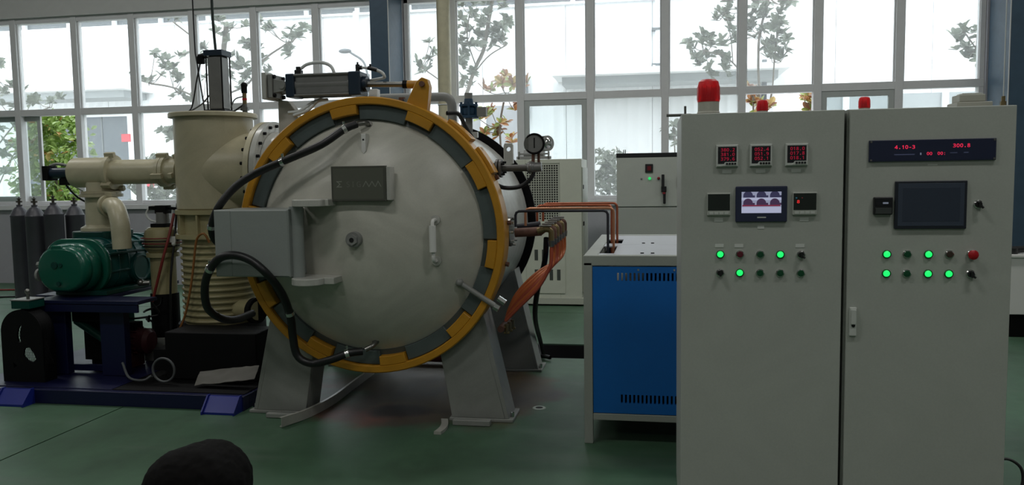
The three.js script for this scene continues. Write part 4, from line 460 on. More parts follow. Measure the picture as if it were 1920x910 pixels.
{ const t = thing('pump_stand', 'tall dark blue steel stand carrying the green pump', 'stand', [PX, 0.11, -5.8]);
  for (const [x0, x1, z] of [[-4.57, -4.37, -5.3], [-4.08, -3.88, -5.3], [-4.70, -4.65, -6.3], [-4.17, -4.12, -6.3]]) M('column', t, C.skid, box(x0, x1, 0.108, 0.66, z - 0.07, z));
  M('table', t, C.skid, box(-4.75, -4.12, 0.66, 0.688, -6.4, -5.46)); M('table_wing', t, C.skid, box(-4.57, -3.70, 0.66, 0.688, -5.455, -5.22)); M('apron', t, C.skid, box(-4.56, -3.71, 0.60, 0.658, -5.25, -5.225)); M('lower_rail', t, C.skid, box(-4.56, -3.9, 0.12, 0.17, -5.4, -5.375)); M('brace', t, C.greenDark, cyl([-4.37, 0.5, -5.42], [-4.08, 0.32, -5.42], 0.03, 0.03, 12)); M('upper_rail', t, C.black, box(-4.37, -4.08, 0.5, 0.655, -5.40, -5.37)); }
{ const t = thing('backing_pump', 'dark backing pump block standing inside the blue stand', 'pump', [-4.22, 0.11, -5.8]); M('casing', t, C.greenDark, box(-4.36, -4.1, 0.2, 0.54, -5.76, -5.52, 0.03)); M('pump_foot', t, C.black, box(-4.36, -4.1, 0.11, 0.2, -5.74, -5.55)); M('front_cover', t, C.black, cyl([-4.22, 0.36, -5.52], [-4.22, 0.36, -5.48], 0.12, 0.11, 28)); M('cover_plate', t, C.black, box(-4.365, -4.09, 0.18, 0.5, -5.51, -5.485)); }
{ const t = thing('oil_box', 'small dark green box with a pale lid above the black belt guard', 'box', [-4.54, 0.645, -5.13]); M('tank', t, C.greenDark, box(-4.61, -4.46, 0.646, 0.705, -5.212, -5.06)); M('lid', t, C.pipeGrey, box(-4.615, -4.455, 0.705, 0.714, -5.214, -5.055)); M('drain_tap', t, C.steel, cyl([-4.5, 0.714, -5.1], [-4.5, 0.76, -5.1], 0.011), sph([-4.5, 0.77, -5.1], 0.02, 10)); }
{ const t = thing('belt_guard', 'black arched belt guard with mesh windows at the left edge', 'guard', [-4.54, 0.106, -5.1]);
  const gx = -4.54, gy = 0.47, gr = 0.17, arch = (r, y0) => { const q = []; q.push([gx - r, y0]); for (let i = 0; i <= 24; i++) { const a = Math.PI - i / 24 * Math.PI; q.push([gx + r * Math.cos(a), gy + r * Math.sin(a)]); } q.push([gx + r, y0]); return q; };
  const h1 = [[-4.545, 0.53], [-4.565, 0.5], [-4.577, 0.45], [-4.572, 0.405], [-4.546, 0.398], [-4.553, 0.44], [-4.548, 0.485], [-4.535, 0.522]], h2 = [[-4.525, 0.352], [-4.48, 0.365], [-4.45, 0.325], [-4.428, 0.28], [-4.455, 0.254], [-4.5, 0.265], [-4.534, 0.3]], h3 = [[-4.622, 0.249], [-4.592, 0.226], [-4.62, 0.209]];
  M('front_plate', t, C.black, prism(arch(gr, 0.107), 'z', -5.075, -5.06, [h1, h2, h3])); M('rim', t, C.black, prism([...arch(gr, 0.107), ...arch(gr - 0.014, 0.107).reverse()], 'z', -5.185, -5.076));
  const bars = []; for (let k = -12; k < 12; k++) { const x = -4.5 + k * 0.0135; bars.push(cyl([x - 0.05, 0.245, -5.08], [x + 0.05, 0.54, -5.08], 0.0015, 0.0015, 4, true), cyl([x + 0.05, 0.245, -5.079], [x - 0.05, 0.54, -5.079], 0.0015, 0.0015, 4, true)); }
  const mesh = M('mesh', t, C.black, bars); mesh.userData.kind = 'stuff'; }
{ const t = thing('electric_motor', 'dark maroon electric motor behind the blue stand column', 'motor', [-4.0, 0.108, -5.62]);
  M('housing', t, C.maroon, cyl([-4.085, 0.31, -5.62], [-3.93, 0.31, -5.62], 0.098, 0.098, 28)); M('fan_cover', t, C.maroon, lathe([[0.001, -3.872], [0.07, -3.875], [0.1, -3.9], [0.1, -3.945], [0.001, -3.95]].reverse(), [0, 0.31, -5.62], 'x', 28)); for (let k = 0; k < 14; k++) { const a = k / 14 * 2 * Math.PI; M('cooling_fin', t, C.maroon, box(-4.075, -3.96, -0.006, 0.006, 0.09, 0.112, 0.001).rotateX(a).translate(0, 0.31, -5.62)); } M('motor_foot', t, C.maroon, box(-4.08, -4.0, 0.108, 0.225, -5.7, -5.54)); M('terminal_box', t, C.black, box(-4.07, -3.98, 0.40, 0.46, -5.67, -5.57)); }
{ const t = thing('roots_pump', 'green cast roots vacuum pump with rounded gear cover on the blue stand', 'pump', [PX, 0.69, -5.85]);
  const rr = (cx, cy, w, h, r) => { const s = new THREE.Shape(), x = cx - w / 2, y = cy - h / 2; s.moveTo(x + r, y); s.lineTo(x + w - r, y); s.absarc(x + w - r, y + r, r, -Math.PI / 2, 0); s.lineTo(x + w, y + h - r); s.absarc(x + w - r, y + h - r, r, 0, Math.PI / 2); s.lineTo(x + r, y + h); s.absarc(x + r, y + h - r, r, Math.PI / 2, Math.PI); s.lineTo(x, y + r); s.absarc(x + r, y + r, r, Math.PI, 1.5 * Math.PI); return s; };
  const sm = (g) => fin(toCreasedNormals(g, 0.9));
  M('gear_cover', t, C.green, sm(prism(rr(-4.39, 0.905, 0.40, 0.34, 0.165), 'z', -5.42, -5.3, [], 0.02)), sm(prism(rr(-4.40, 0.905, 0.44, 0.38, 0.18), 'z', -5.52, -5.40, [], 0.03))); M('cover_boss', t, C.green, prism(rr(-4.42, 1.068, 0.1, 0.04, 0.018), 'z', -5.43, -5.31, [], 0.006)); M('sight_window', t, C.greenDark, cyl([-4.43, 0.94, -5.302], [-4.43, 0.94, -5.29], 0.026, 0.026, 18), cyl([-4.38, 0.94, -5.302], [-4.38, 0.94, -5.29], 0.016, 0.016, 14)); M('drain_plug', t, C.greenDark, hexa([-4.4, 0.80, -5.302], [-4.4, 0.80, -5.285], 0.018));
  M('end_flange', t, C.green, sm(prism(rr(PX, 0.908, 0.56, 0.43, 0.19), 'z', -5.57, -5.52, [], 0.006)));
  M('casing', t, C.teal, sm(prism(rr(PX, 0.90, 0.52, 0.42, 0.18), 'z', -6.25, -5.57, [], 0.006))); M('rear_flange', t, C.teal, prism(rr(PX, 0.905, 0.57, 0.425, 0.19), 'z', -6.3, -6.25, [], 0.004)); for (const z of [-5.68, -5.8, -5.92, -6.04, -6.16]) M('casing_rib', t, C.teal, prism(rr(PX, 0.908, 0.535, 0.43, 0.185), 'z', z - 0.008, z + 0.008)); for (const [x, y] of [[-4.167, 1.0], [-4.167, 0.86], [-4.2, 1.07]]) M('casing_rib', t, C.teal, box(x - 0.01, x + 0.008, y - 0.008, y + 0.008, -6.25, -5.57));
  M('casing_foot', t, C.greenDark, box(-4.57, -4.13, 0.69, 0.725, -6.28, -5.46)); M('side_cover', t, C.teal, cyl([-4.18, 0.86, -5.93], [-4.15, 0.86, -5.93], 0.12, 0.115, 32)); M('side_cover_rim', t, C.teal, tor([-4.15, 0.86, -5.93], 'x', 0.1, 0.01, 32, 6)); M('inlet_flange', t, C.greenDark, prism(rr(-4.46, -5.9, 0.34, 0.36, 0.05), 'y', 1.10, 1.165, [], 0.006)); M('level_glass', t, C.pipeGrey, cyl([-4.62, 0.86, -5.36], [-4.60, 0.86, -5.36], 0.05), hexa([-4.625, 0.94, -5.36], [-4.60, 0.94, -5.36], 0.022)); }
{ const t = thing('suction_pipe', 'cream vacuum pipe with tee and flanges joining green pump and upright vessel', 'pipe', [-4.46, 1.165, -5.9]), X = -4.46, z = -5.9, Y = 1.64;
  M('riser', t, C.creamLight, lathe([[0.165, 1.166], [0.165, 1.19], [0.125, 1.215], [0.122, 1.44], [0.11, 1.45]], [X, 0, z])); M('riser_flange', t, C.cream, cyl([X, 1.44, z], [X, 1.465, z], 0.165, 0.165, 36), cyl([X, 1.467, z], [X, 1.488, z], 0.15, 0.15, 36)); M('riser', t, C.creamLight, cyl([X, 1.485, z], [X, 1.56, z], 0.11, 0.11, 32));
  M('tee', t, C.creamLight, cyl([-4.68, Y, z], [-4.34, Y, z], 0.122, 0.122, 40), lathe([[0.001, -4.705], [0.08, -4.70], [0.118, -4.685], [0.122, -4.66]].reverse(), [0, Y, z], 'x', 40)); M('tee_flange', t, C.creamLight, cyl([-4.36, Y, z], [-4.325, Y, z], 0.142, 0.142, 40)); for (const a of [0.8, 2.0, 3.6, 5.0]) M('flange_clamp', t, C.cream, box(-4.375, -4.29, -0.018, 0.018, 0.125, 0.165).rotateX(a).translate(0, Y, z));
  M('cross_pipe', t, C.creamLight, cyl([-4.33, Y, z], [-3.87, Y, z], 0.1, 0.1, 40)); M('pipe_flange', t, C.creamLight, cyl([-3.9, Y, z], [-3.87, Y, z], 0.125, 0.125, 40), cyl([-3.865, Y, z], [-3.835, Y, z], 0.125, 0.125, 40)); M('pipe_end', t, C.creamLight, cyl([-3.84, Y, z], [-3.736, Y, z], 0.1, 0.1, 40)); for (const a of [0.3, 1.9, 3.4, 5.0]) { M('flange_clamp', t, C.cream, box(-3.915, -3.82, -0.02, 0.02, 0.115, 0.15).rotateX(a).translate(0, Y, z)); M('flange_clamp', t, C.cream, box(-3.77, -3.735, -0.02, 0.02, 0.105, 0.14).rotateX(a).translate(0, Y, z)); }
  M('elbow', t, C.creamLight, bent([[-4.36, 1.37, -5.83], [-4.16, 1.37, -5.66], [-4.082, 1.25, -5.6], [-4.075, 1.04, -5.6]], 0.07, 0.14, 20)); M('elbow_collar', t, C.cream, cyl([-4.31, 1.37, -5.775], [-4.28, 1.37, -5.76], 0.09, 0.09, 28), box(-4.31, -4.25, 1.44, 1.48, -5.8, -5.74)); }
{ const t = thing('valve_actuator', 'black air actuator at the left end of the cream pipe tee', 'actuator', [-4.83, 1.6, -5.9]), z = -5.9, Y = 1.64; M('actuator_body', t, C.navyCap, cyl([-4.9, Y, z], [-4.708, Y, z], 0.045, 0.045, 20)); M('end_cap', t, C.black, box(-4.95, -4.90, Y - 0.06, Y + 0.06, z - 0.06, z + 0.06)); M('solenoid', t, C.black, box(-4.82, -4.75, Y - 0.1, Y - 0.045, z - 0.03, z + 0.03)); M('top_tube', t, C.pipeGrey, tube([[-4.92, Y + 0.06, z], [-4.85, Y + 0.075, z], [-4.74, Y + 0.06, z]], 0.012)); M('lead', t, C.rubber, tube([[-4.78, Y - 0.1, z], [-4.72, Y - 0.2, z - 0.05], [-4.62, Y - 0.3, z - 0.15], [-4.56, Y - 0.4, z - 0.2]], 0.008)); M('air_tube', t, C.hoseWhite, tube([[-4.77, Y - 0.09, z - 0.03], [-4.64, Y - 0.2, z - 0.15], [-4.5, Y - 0.27, z - 0.25]], 0.006)); }
const DX = -3.43, DZ = -5.9;
{ const t = thing('diffusion_pump', 'tall cream diffusion pump with ribbed cooling coils and cylindrical valve housing above', 'pump', [DX, 0.108, DZ]);
  M('valve_housing', t, C.cream, lathe([[0.29, 1.335], [0.3, 1.345], [0.3, 2.05]], [DX, 0, DZ], 'y', 64)); M('lid', t, C.cream, lathe([[0.001, 2.085], [0.33, 2.085], [0.335, 2.08], [0.335, 2.052], [0.3, 2.048]].reverse(), [DX, 0, DZ], 'y', 64));
  M('side_branch', t, C.cream, cyl([DX, 1.63, DZ], [-2.965, 1.63, DZ], 0.296, 0.296, 56)); M('branch_flange', t, C.creamLight, lathe([[0.29, -3.0], [0.375, -3.0], [0.38, -2.995], [0.38, -2.955], [0.29, -2.955]], [0, 1.63, DZ], 'x', 64)); for (let k = 0; k < 20; k++) { const a = (k + 0.5) / 20 * 2 * Math.PI; M('flange_bolt', t, C.black, hexa([-3.03, 1.63 + 0.345 * Math.sin(a), DZ + 0.345 * Math.cos(a)], [-2.998, 1.63 + 0.345 * Math.sin(a), DZ + 0.345 * Math.cos(a)], 0.014)); }
  M('upper_flange', t, C.coil, cyl([DX, 1.30, DZ], [DX, 1.335, DZ], 0.315, 0.315, 56)); M('neck', t, C.coil, cyl([DX, 1.12, DZ], [DX, 1.30, DZ], 0.27, 0.27, 48)); M('lower_flange', t, C.coil, cyl([DX, 1.11, DZ], [DX, 1.145, DZ], 0.32, 0.32, 56)); for (let k = 0; k < 10; k++) { const a = k / 10 * 2 * Math.PI; M('neck_rib', t, C.coil, box(-0.008, 0.008, 1.145, 1.30, 0.265, 0.31).rotateY(a).translate(DX, 0, DZ)); }
  M('pump_barrel', t, C.coil, cyl([DX, 0.43, DZ], [DX, 1.11, DZ], 0.275, 0.275, 56)); for (let k = 0; k < 13; k++) M('cooling_coil', t, C.coil, tor([DX, 0.465 + k * 0.049, DZ], 'y', 0.279, 0.013, 56, 8));
  M('foreline', t, C.coil, cyl([DX + 0.2, 0.55, DZ + 0.12], [DX + 0.42, 0.55, DZ + 0.2], 0.075, 0.075, 24)); M('foreline_flange', t, C.black, cyl([DX + 0.38, 0.55, DZ + 0.185], [DX + 0.42, 0.55, DZ + 0.2], 0.1, 0.1, 28)); M('heater_base', t, C.black, lathe([[0.001, 0.435], [0.33, 0.435], [0.34, 0.42], [0.34, 0.16], [0.3, 0.108]].reverse(), [DX, 0, DZ], 'y', 48)); M('name_mark', t, C.black, box(-3.235, -3.2, 1.43, 1.455, -5.694, -5.684)); }
{ const t = thing('heater_housing', 'black square heater housing under the coiled pump', 'housing', [-3.15, 0.108, -5.35]); M('casing', t, C.black, box(-3.52, -2.8, 0.11, 0.46, -5.555, -5.25, 0.01)); M('cable_entry', t, C.black, cyl([-3.53, 0.24, -5.4], [-3.49, 0.24, -5.4], 0.03)); M('side_box', t, C.black, box(-3.65, -3.51, 0.16, 0.32, -5.45, -5.3)); }
{ const t = thing('air_cylinder', 'upright air cylinder with bright barrel standing on the cream valve housing', 'air cylinder', [-3.37, 2.085, -5.9]), x = -3.37, z = -5.9; M('end_plate', t, C.blackPlastic, box(x - 0.085, x + 0.085, 2.085, 2.115, z - 0.08, z + 0.08)); M('barrel', t, C.alu, box(x - 0.06, x + 0.06, 2.115, 2.53, z - 0.06, z + 0.06, 0.014)); for (const [a, b] of [[1, 1], [1, -1], [-1, 1], [-1, -1]]) M('tie_rod', t, C.black, cyl([x + a * 0.064, 2.11, z + b * 0.064], [x + a * 0.064, 2.535, z + b * 0.064], 0.006, 0.006, 8)); M('end_cap', t, C.navyCap, box(x - 0.082, x + 0.075, 2.53, 2.575, z - 0.075, z + 0.075)); M('air_fitting', t, C.black, cyl([x - 0.16, 2.535, z], [x - 0.07, 2.55, z], 0.022), box(x - 0.17, x - 0.12, 2.48, 2.54, z - 0.02, z + 0.02)); M('sensor_lead', t, C.rubber, tube([[x - 0.15, 2.49, z], [x - 0.19, 2.35, z], [x - 0.24, 2.15, z], [x - 0.27, 2.09, z + 0.05]], 0.006)); M('air_tube', t, C.wireGrey, tube([[x - 0.07, 2.25, z], [x - 0.15, 2.17, z], [x - 0.26, 2.11, z]], 0.006)); }
single('drop_cable', 'dark green cable dropping from the roof to the upright air cylinder', 'cable', flat('#1f2d2a', 0.6), tube([[-3.4, 6.998, -5.9], [-3.405, 4.5, -5.9], [-3.4, 2.97, -5.9], [-3.385, 2.577, -5.9]], 0.011, 8, 40));
single('drop_cable', 'thin black cable hanging from the roof left of the upright air cylinder', 'cable', C.rubber, tube([[-3.75, 6.998, -6.2], [-3.745, 3.05, -6.2], [-3.728, 2.529, -6.2], [-3.7, 2.0, -6.25], [-3.78, 1.2, -6.35], [-3.8, 0.11, -6.35]], 0.006, 6, 60));
{ const t = thing('vacuum_sensor', 'small gauge head with black knob on the cream housing lid', 'sensor', [-3.13, 2.085, -5.85]); const x = -3.13, z = -5.85; M('stem', t, C.steel, cyl([x, 2.085, z], [x, 2.15, z], 0.02), hexa([x, 2.1, z], [x, 2.125, z], 0.034)); M('body', t, C.brass, cyl([x, 2.15, z], [x, 2.235, z], 0.016)); M('band', t, C.redSolid, cyl([x, 2.18, z], [x, 2.195, z], 0.0175)); M('knob', t, C.black, cyl([x, 2.235, z], [x, 2.29, z], 0.022), sph([x, 2.295, z], 0.025, 12)); M('lead', t, C.rubber, tube([[x - 0.02, 2.14, z], [x - 0.09, 2.1, z], [x - 0.13, 2.088, z]], 0.007)); M('lead', t, C.wireGrey, tube([[x - 0.01, 2.21, z], [x - 0.08, 2.19, z], [x - 0.13, 2.13, z - 0.02]], 0.005)); }
{ const x = -3.93, z = -5.9, t = thing('holding_pump', 'small cream vacuum vessel wrapped in wires between the green pump and coiled pump', 'pump', [x, 0.108, z]);
  M('upper_vessel', t, C.coil, lathe([[0.001, 1.19], [0.1, 1.19], [0.125, 1.17], [0.135, 1.13], [0.135, 1.02], [0.1, 0.98]].reverse(), [x, 0, z], 'y', 36)); M('collar', t, C.coil, cyl([x, 0.95, z], [x, 0.985, z], 0.125, 0.125, 32)); M('lower_barrel', t, C.coil, cyl([x, 0.64, z], [x, 0.95, z], 0.098, 0.098, 32)); M('heater', t, C.black, cyl([x, 0.3, z], [x, 0.65, z], 0.11, 0.11, 32)); M('base_box', t, C.leg, box(x - 0.13, x + 0.1, 0.108, 0.3, z - 0.12, z + 0.12)); M('valve_block', t, C.black, box(x - 0.06, x + 0.07, 1.19, 1.22, z - 0.06, z + 0.06), box(x - 0.03, x + 0.07, 1.30, 1.365, z - 0.04, z + 0.04)); M('valve_barrel', t, C.alu, cyl([x + 0.015, 1.22, z], [x + 0.015, 1.31, z], 0.052, 0.052, 24)); M('air_tube', t, C.hoseWhite, tube([[x - 0.01, 1.355, z], [x - 0.08, 1.36, z], [x - 0.13, 1.3, z], [x - 0.1, 1.25, z], [x - 0.04, 1.23, z]], 0.009)); M('air_tube', t, C.hoseWhite, tube([[x + 0.11, 1.33, z], [x + 0.10, 1.28, z], [x + 0.085, 1.22, z]], 0.008)); M('solenoid_arm', t, C.black, cyl([x + 0.05, 1.345, z], [x + 0.165, 1.337, z], 0.012)); M('limit_box', t, C.black, box(x - 0.09, x - 0.03, 1.33, 1.36, z - 0.03, z + 0.03));
  for (let k = 0; k < 4; k++) M('wire', t, [C.rubber, C.wireRed, C.rubber, C.wireRed][k], tor([x, 1.04 + k * 0.022, z], 'y', 0.145 + k * 0.004, 0.005, 32, 6).translate(0, 0, 0)); M('wire_bundle', t, C.wireRed, tube([[x + 0.15, 1.3, z + 0.05], [x + 0.14, 1.12, z + 0.12], [x + 0.1, 0.95, z + 0.15], [x + 0.02, 0.72, z + 0.14], [x - 0.02, 0.6, z + 0.14]], 0.011)); M('wire_bundle', t, C.rubber, tube([[x + 0.15, 1.38, z], [x + 0.15, 1.1, z + 0.06], [x + 0.14, 0.8, z + 0.12], [x + 0.12, 0.45, z + 0.12], [x + 0.13, 0.2, z + 0.14]], 0.009)); M('white_clip', t, C.white, box(x + 0.13, x + 0.18, 1.07, 1.12, z + 0.08, z + 0.1), sph([x + 0.16, 1.06, z + 0.09], 0.018, 8)); M('side_valve', t, C.steel, cyl([x - 0.09, 0.74, z + 0.06], [x - 0.15, 0.74, z + 0.09], 0.022), sph([x - 0.15, 0.745, z + 0.09], 0.03, 10)); }
single('sensor_cable', 'braided brown cable looping down the cooling coils of the tall cream pump', 'cable', C.wireOrange, tube([[-3.31, 1.09, -5.56], [-3.34, 1.16, -5.54], [-3.4, 1.13, -5.55], [-3.43, 1.05, -5.56], [-3.46, 0.9, -5.57], [-3.5, 0.7, -5.57], [-3.56, 0.5, -5.57], [-3.66, 0.3, -5.55], [-3.72, 0.13, -5.5]], 0.009, 8, 60));
{ // leads running over the floor behind the stand
  const L = ['black cable, lowest of those sweeping behind the blue stand', 'black cable sweeping from the blue stand to the small cream vessel', 'black cable, topmost of those behind the blue stand', 'grey looped cable lying on the skid deck'];
  [[[-3.85, 0.62, -5.6], [-3.82, 0.52, -5.65], [-3.9, 0.5, -5.64], [-4.0, 0.49, -5.6], [-4.085, 0.50, -5.58]], [[-3.84, 0.52, -5.55], [-3.88, 0.47, -5.6], [-3.98, 0.47, -5.72], [-4.085, 0.39, -5.96]], [[-3.82, 0.64, -5.7], [-3.88, 0.57, -5.75], [-4.0, 0.53, -5.76], [-4.085, 0.50, -5.84]], [[-3.87, 0.22, -5.25], [-3.75, 0.14, -5.15], [-3.62, 0.13, -5.12], [-3.56, 0.16, -5.14]]].forEach((p, i) => single('loose_cable', L[i], 'cable', i === 3 ? C.wireGrey : C.rubber, tube(p, 0.009, 8, 40)));
  single('loose_cable', 'grey coiled ring of cable at the left of the black heater housing', 'cable', C.wireGrey, tor([-3.45, 0.21, -5.12], 'z', 0.085, 0.009, 40, 8)); single('loose_cable', 'thin dark cable crossing the pale floor left of the gas cylinders', 'cable', C.rubber, tube([[-10.6, 0.012, -9.6], [-9.4, 0.012, -9.4], [-8.4, 0.012, -9.7], [-7.6, 0.012, -10.2]], 0.012)); single('loose_cable', 'second thin cable on the pale floor beside the gas cylinders', 'cable', C.wireRed, tube([[-10.6, 0.012, -10.1], [-9.3, 0.012, -10.2], [-8.4, 0.012, -10.4]], 0.012)); }
single('scrap_sheet', 'crumpled grey sheet lying on the skid under the black heater housing', 'sheet', C.sheet, (() => { const g = new THREE.PlaneGeometry(0.46, 0.12, 14, 6); g.rotateX(-0.9); const p = g.attributes.position; for (let i = 0; i < p.count; i++) { p.setY(i, p.getY(i) + 0.012 * noise.noise(p.getX(i) * 14, p.getZ(i) * 22, 0.3)); } g.computeVertexNormals(); const h = g.clone(); h.translate(0, -0.003, 0); g.rotateZ(0.12); h.rotateZ(0.12); g.translate(-2.95, 0.192, -5.1); h.translate(-2.95, 0.192, -5.1); return [fin(toCreasedNormals(g, 0.3)), fin(toCreasedNormals(h, 0.3))]; })());
// ---------------------------------------------------------------- gas cylinders
{ const prof = [[0.001, 0], [0.1, 0], [0.112, 0.012], [0.112, 1.12], [0.115, 1.125], [0.115, 1.145], [0.107, 1.155], [0.09, 1.2], [0.06, 1.245], [0.036, 1.262], [0.036, 1.285], [0.001, 1.285]];
  const proto = thing('gas_cylinder', 'x', 'gas cylinder', [-8.23, 0, -9.28], 'gas cylinders by the window wall'); M('bottle', proto, C.gas, lathe(prof, [-8.23, 0, -9.28], 'y', 36)); M('valve', proto, C.gasValve, cyl([-8.23, 1.285, -9.28], [-8.23, 1.36, -9.28], 0.016), hexa([-8.27, 1.325, -9.28], [-8.19, 1.325, -9.28], 0.013)); M('hand_wheel', proto, C.gasValve, tor([-8.23, 1.365, -9.28], 'y', 0.022, 0.007, 20, 6), cyl([-8.23, 1.36, -9.28], [-8.23, 1.39, -9.28], 0.006));
  proto.userData.label = 'leftmost dark grey gas cylinder standing by the window wall'; copy(proto, [-7.85, 0, -9.1], 'second dark grey gas cylinder from the left by the window wall').position.y = 0; copy(proto, [-7.575, 0, -9.1], 'third gas cylinder from the left, just left of the rightmost one').scale.setScalar(1.02); copy(proto, [-7.48, 0, -9.36], 'rightmost dark grey gas cylinder, behind the green pump'); }
// ---------------------------------------------------------------- things on the floor
single('metal_strip', 'long bent aluminium channel strip lying on the floor under the furnace', 'strip', C.stripMetal, (() => { const s = new THREE.Shape(); s.moveTo(-0.03, 0); s.lineTo(0.03, 0); s.lineTo(0.03, 0.018); s.lineTo(0.026, 0.018); s.lineTo(0.026, 0.004); s.lineTo(-0.026, 0.004); s.lineTo(-0.026, 0.018); s.lineTo(-0.03, 0.018); s.lineTo(-0.03, 0); const c = new THREE.CatmullRomCurve3([V(-2.29, 0.012, -4.58), V(-2.22, 0.005, -4.78), V(-2.175, 0.003, -5.1), V(-2.18, 0.003, -5.5), V(-2.19, 0.003, -6.0)]); const g = new THREE.ExtrudeGeometry(s, { steps: 24, extrudePath: c, bevelEnabled: false }); g.rotateX(0); g.computeBoundingBox(); g.translate(0, 0.001 - g.boundingBox.min.y, 0); return fin(g); })());
single('metal_strip', 'short curled metal strip on the floor before the right front furnace leg', 'strip', C.stripMetal, (() => { const o = []; for (let i = 0; i <= 8; i++) { const u = i / 8; o.push([-1.31 + 0.035 * Math.sin(u * 2.4), -4.85 + 0.26 * u]); } const g = prism([...o.map(([x, z]) => [x - 0.022, z]), ...o.reverse().map(([x, z]) => [x + 0.022, z])], 'y', 0.001, 0.02); return g; })());
single('angle_bar', 'dark steel bar lying before the right front furnace leg', 'bar', C.leg, box(-1.24, -1.0, 0.001, 0.035, -4.83, -4.78));
single('angle_bar', 'thin dark steel bar lying across the left front furnace leg', 'bar', C.leg, box(-2.5, -2.275, 0.001, 0.03, -4.82, -4.78));
single('floor_pipe', 'dark red pipe running low across behind the furnace legs', 'pipe', paint('#7a332c', 0.5, true), cyl([-2.1, 0.06, -6.4], [-1.25, 0.06, -6.4], 0.045, 0.045, 20));
single('floor_hose', 'black hose end sticking out of the floor trench', 'hose', C.rubber, tube([[-1.06, 0.02, -6.6], [-0.97, 0.025, -6.66], [-0.9, 0.03, -6.64], [-0.85, 0.03, -6.6]], 0.018));
{ const t = thing('work_cabinet', 'low white cabinet by the right blue column, partly hidden by control cabinets', 'cabinet', [3.75, 0, -8.3]); M('carcass', t, C.white, box(3.2, 4.6, 0.22, 0.75, -8.7, -8.0)); M('plinth', t, C.black, box(3.24, 4.56, 0, 0.22, -8.66, -8.06)); M('top', t, C.white, box(3.18, 4.62, 0.75, 0.775, -8.72, -7.98)); for (const x of [3.9]) M('door_gap', t, C.seam, box(x, x + 0.006, 0.25, 0.72, -8.001, -7.999, 0)); }
{ const t = thing('grinder', 'black hand tool lying on the low white cabinet', 'tool', [3.36, 0.775, -8.1]); M('body', t, C.blackPlastic, cyl([3.26, 0.81, -8.08], [3.5, 0.82, -8.14], 0.035, 0.03, 18)); M('head', t, C.blackPlastic, cyl([3.29, 0.776, -8.09], [3.29, 0.83, -8.09], 0.045, 0.05, 20)); }
single('loose_cable', 'thin black cord looping on the floor beside the right control cabinet', 'cord', C.rubber, tube([[1.38, 0.012, -3.95], [1.5, 0.1, -4.0], [1.62, 0.19, -4.02], [1.69, 0.17, -4.0], [1.70, 0.1, -3.98], [1.66, 0.012, -3.95], [1.75, 0.008, -3.9], [2.0, 0.008, -3.85]], 0.007, 8, 70));
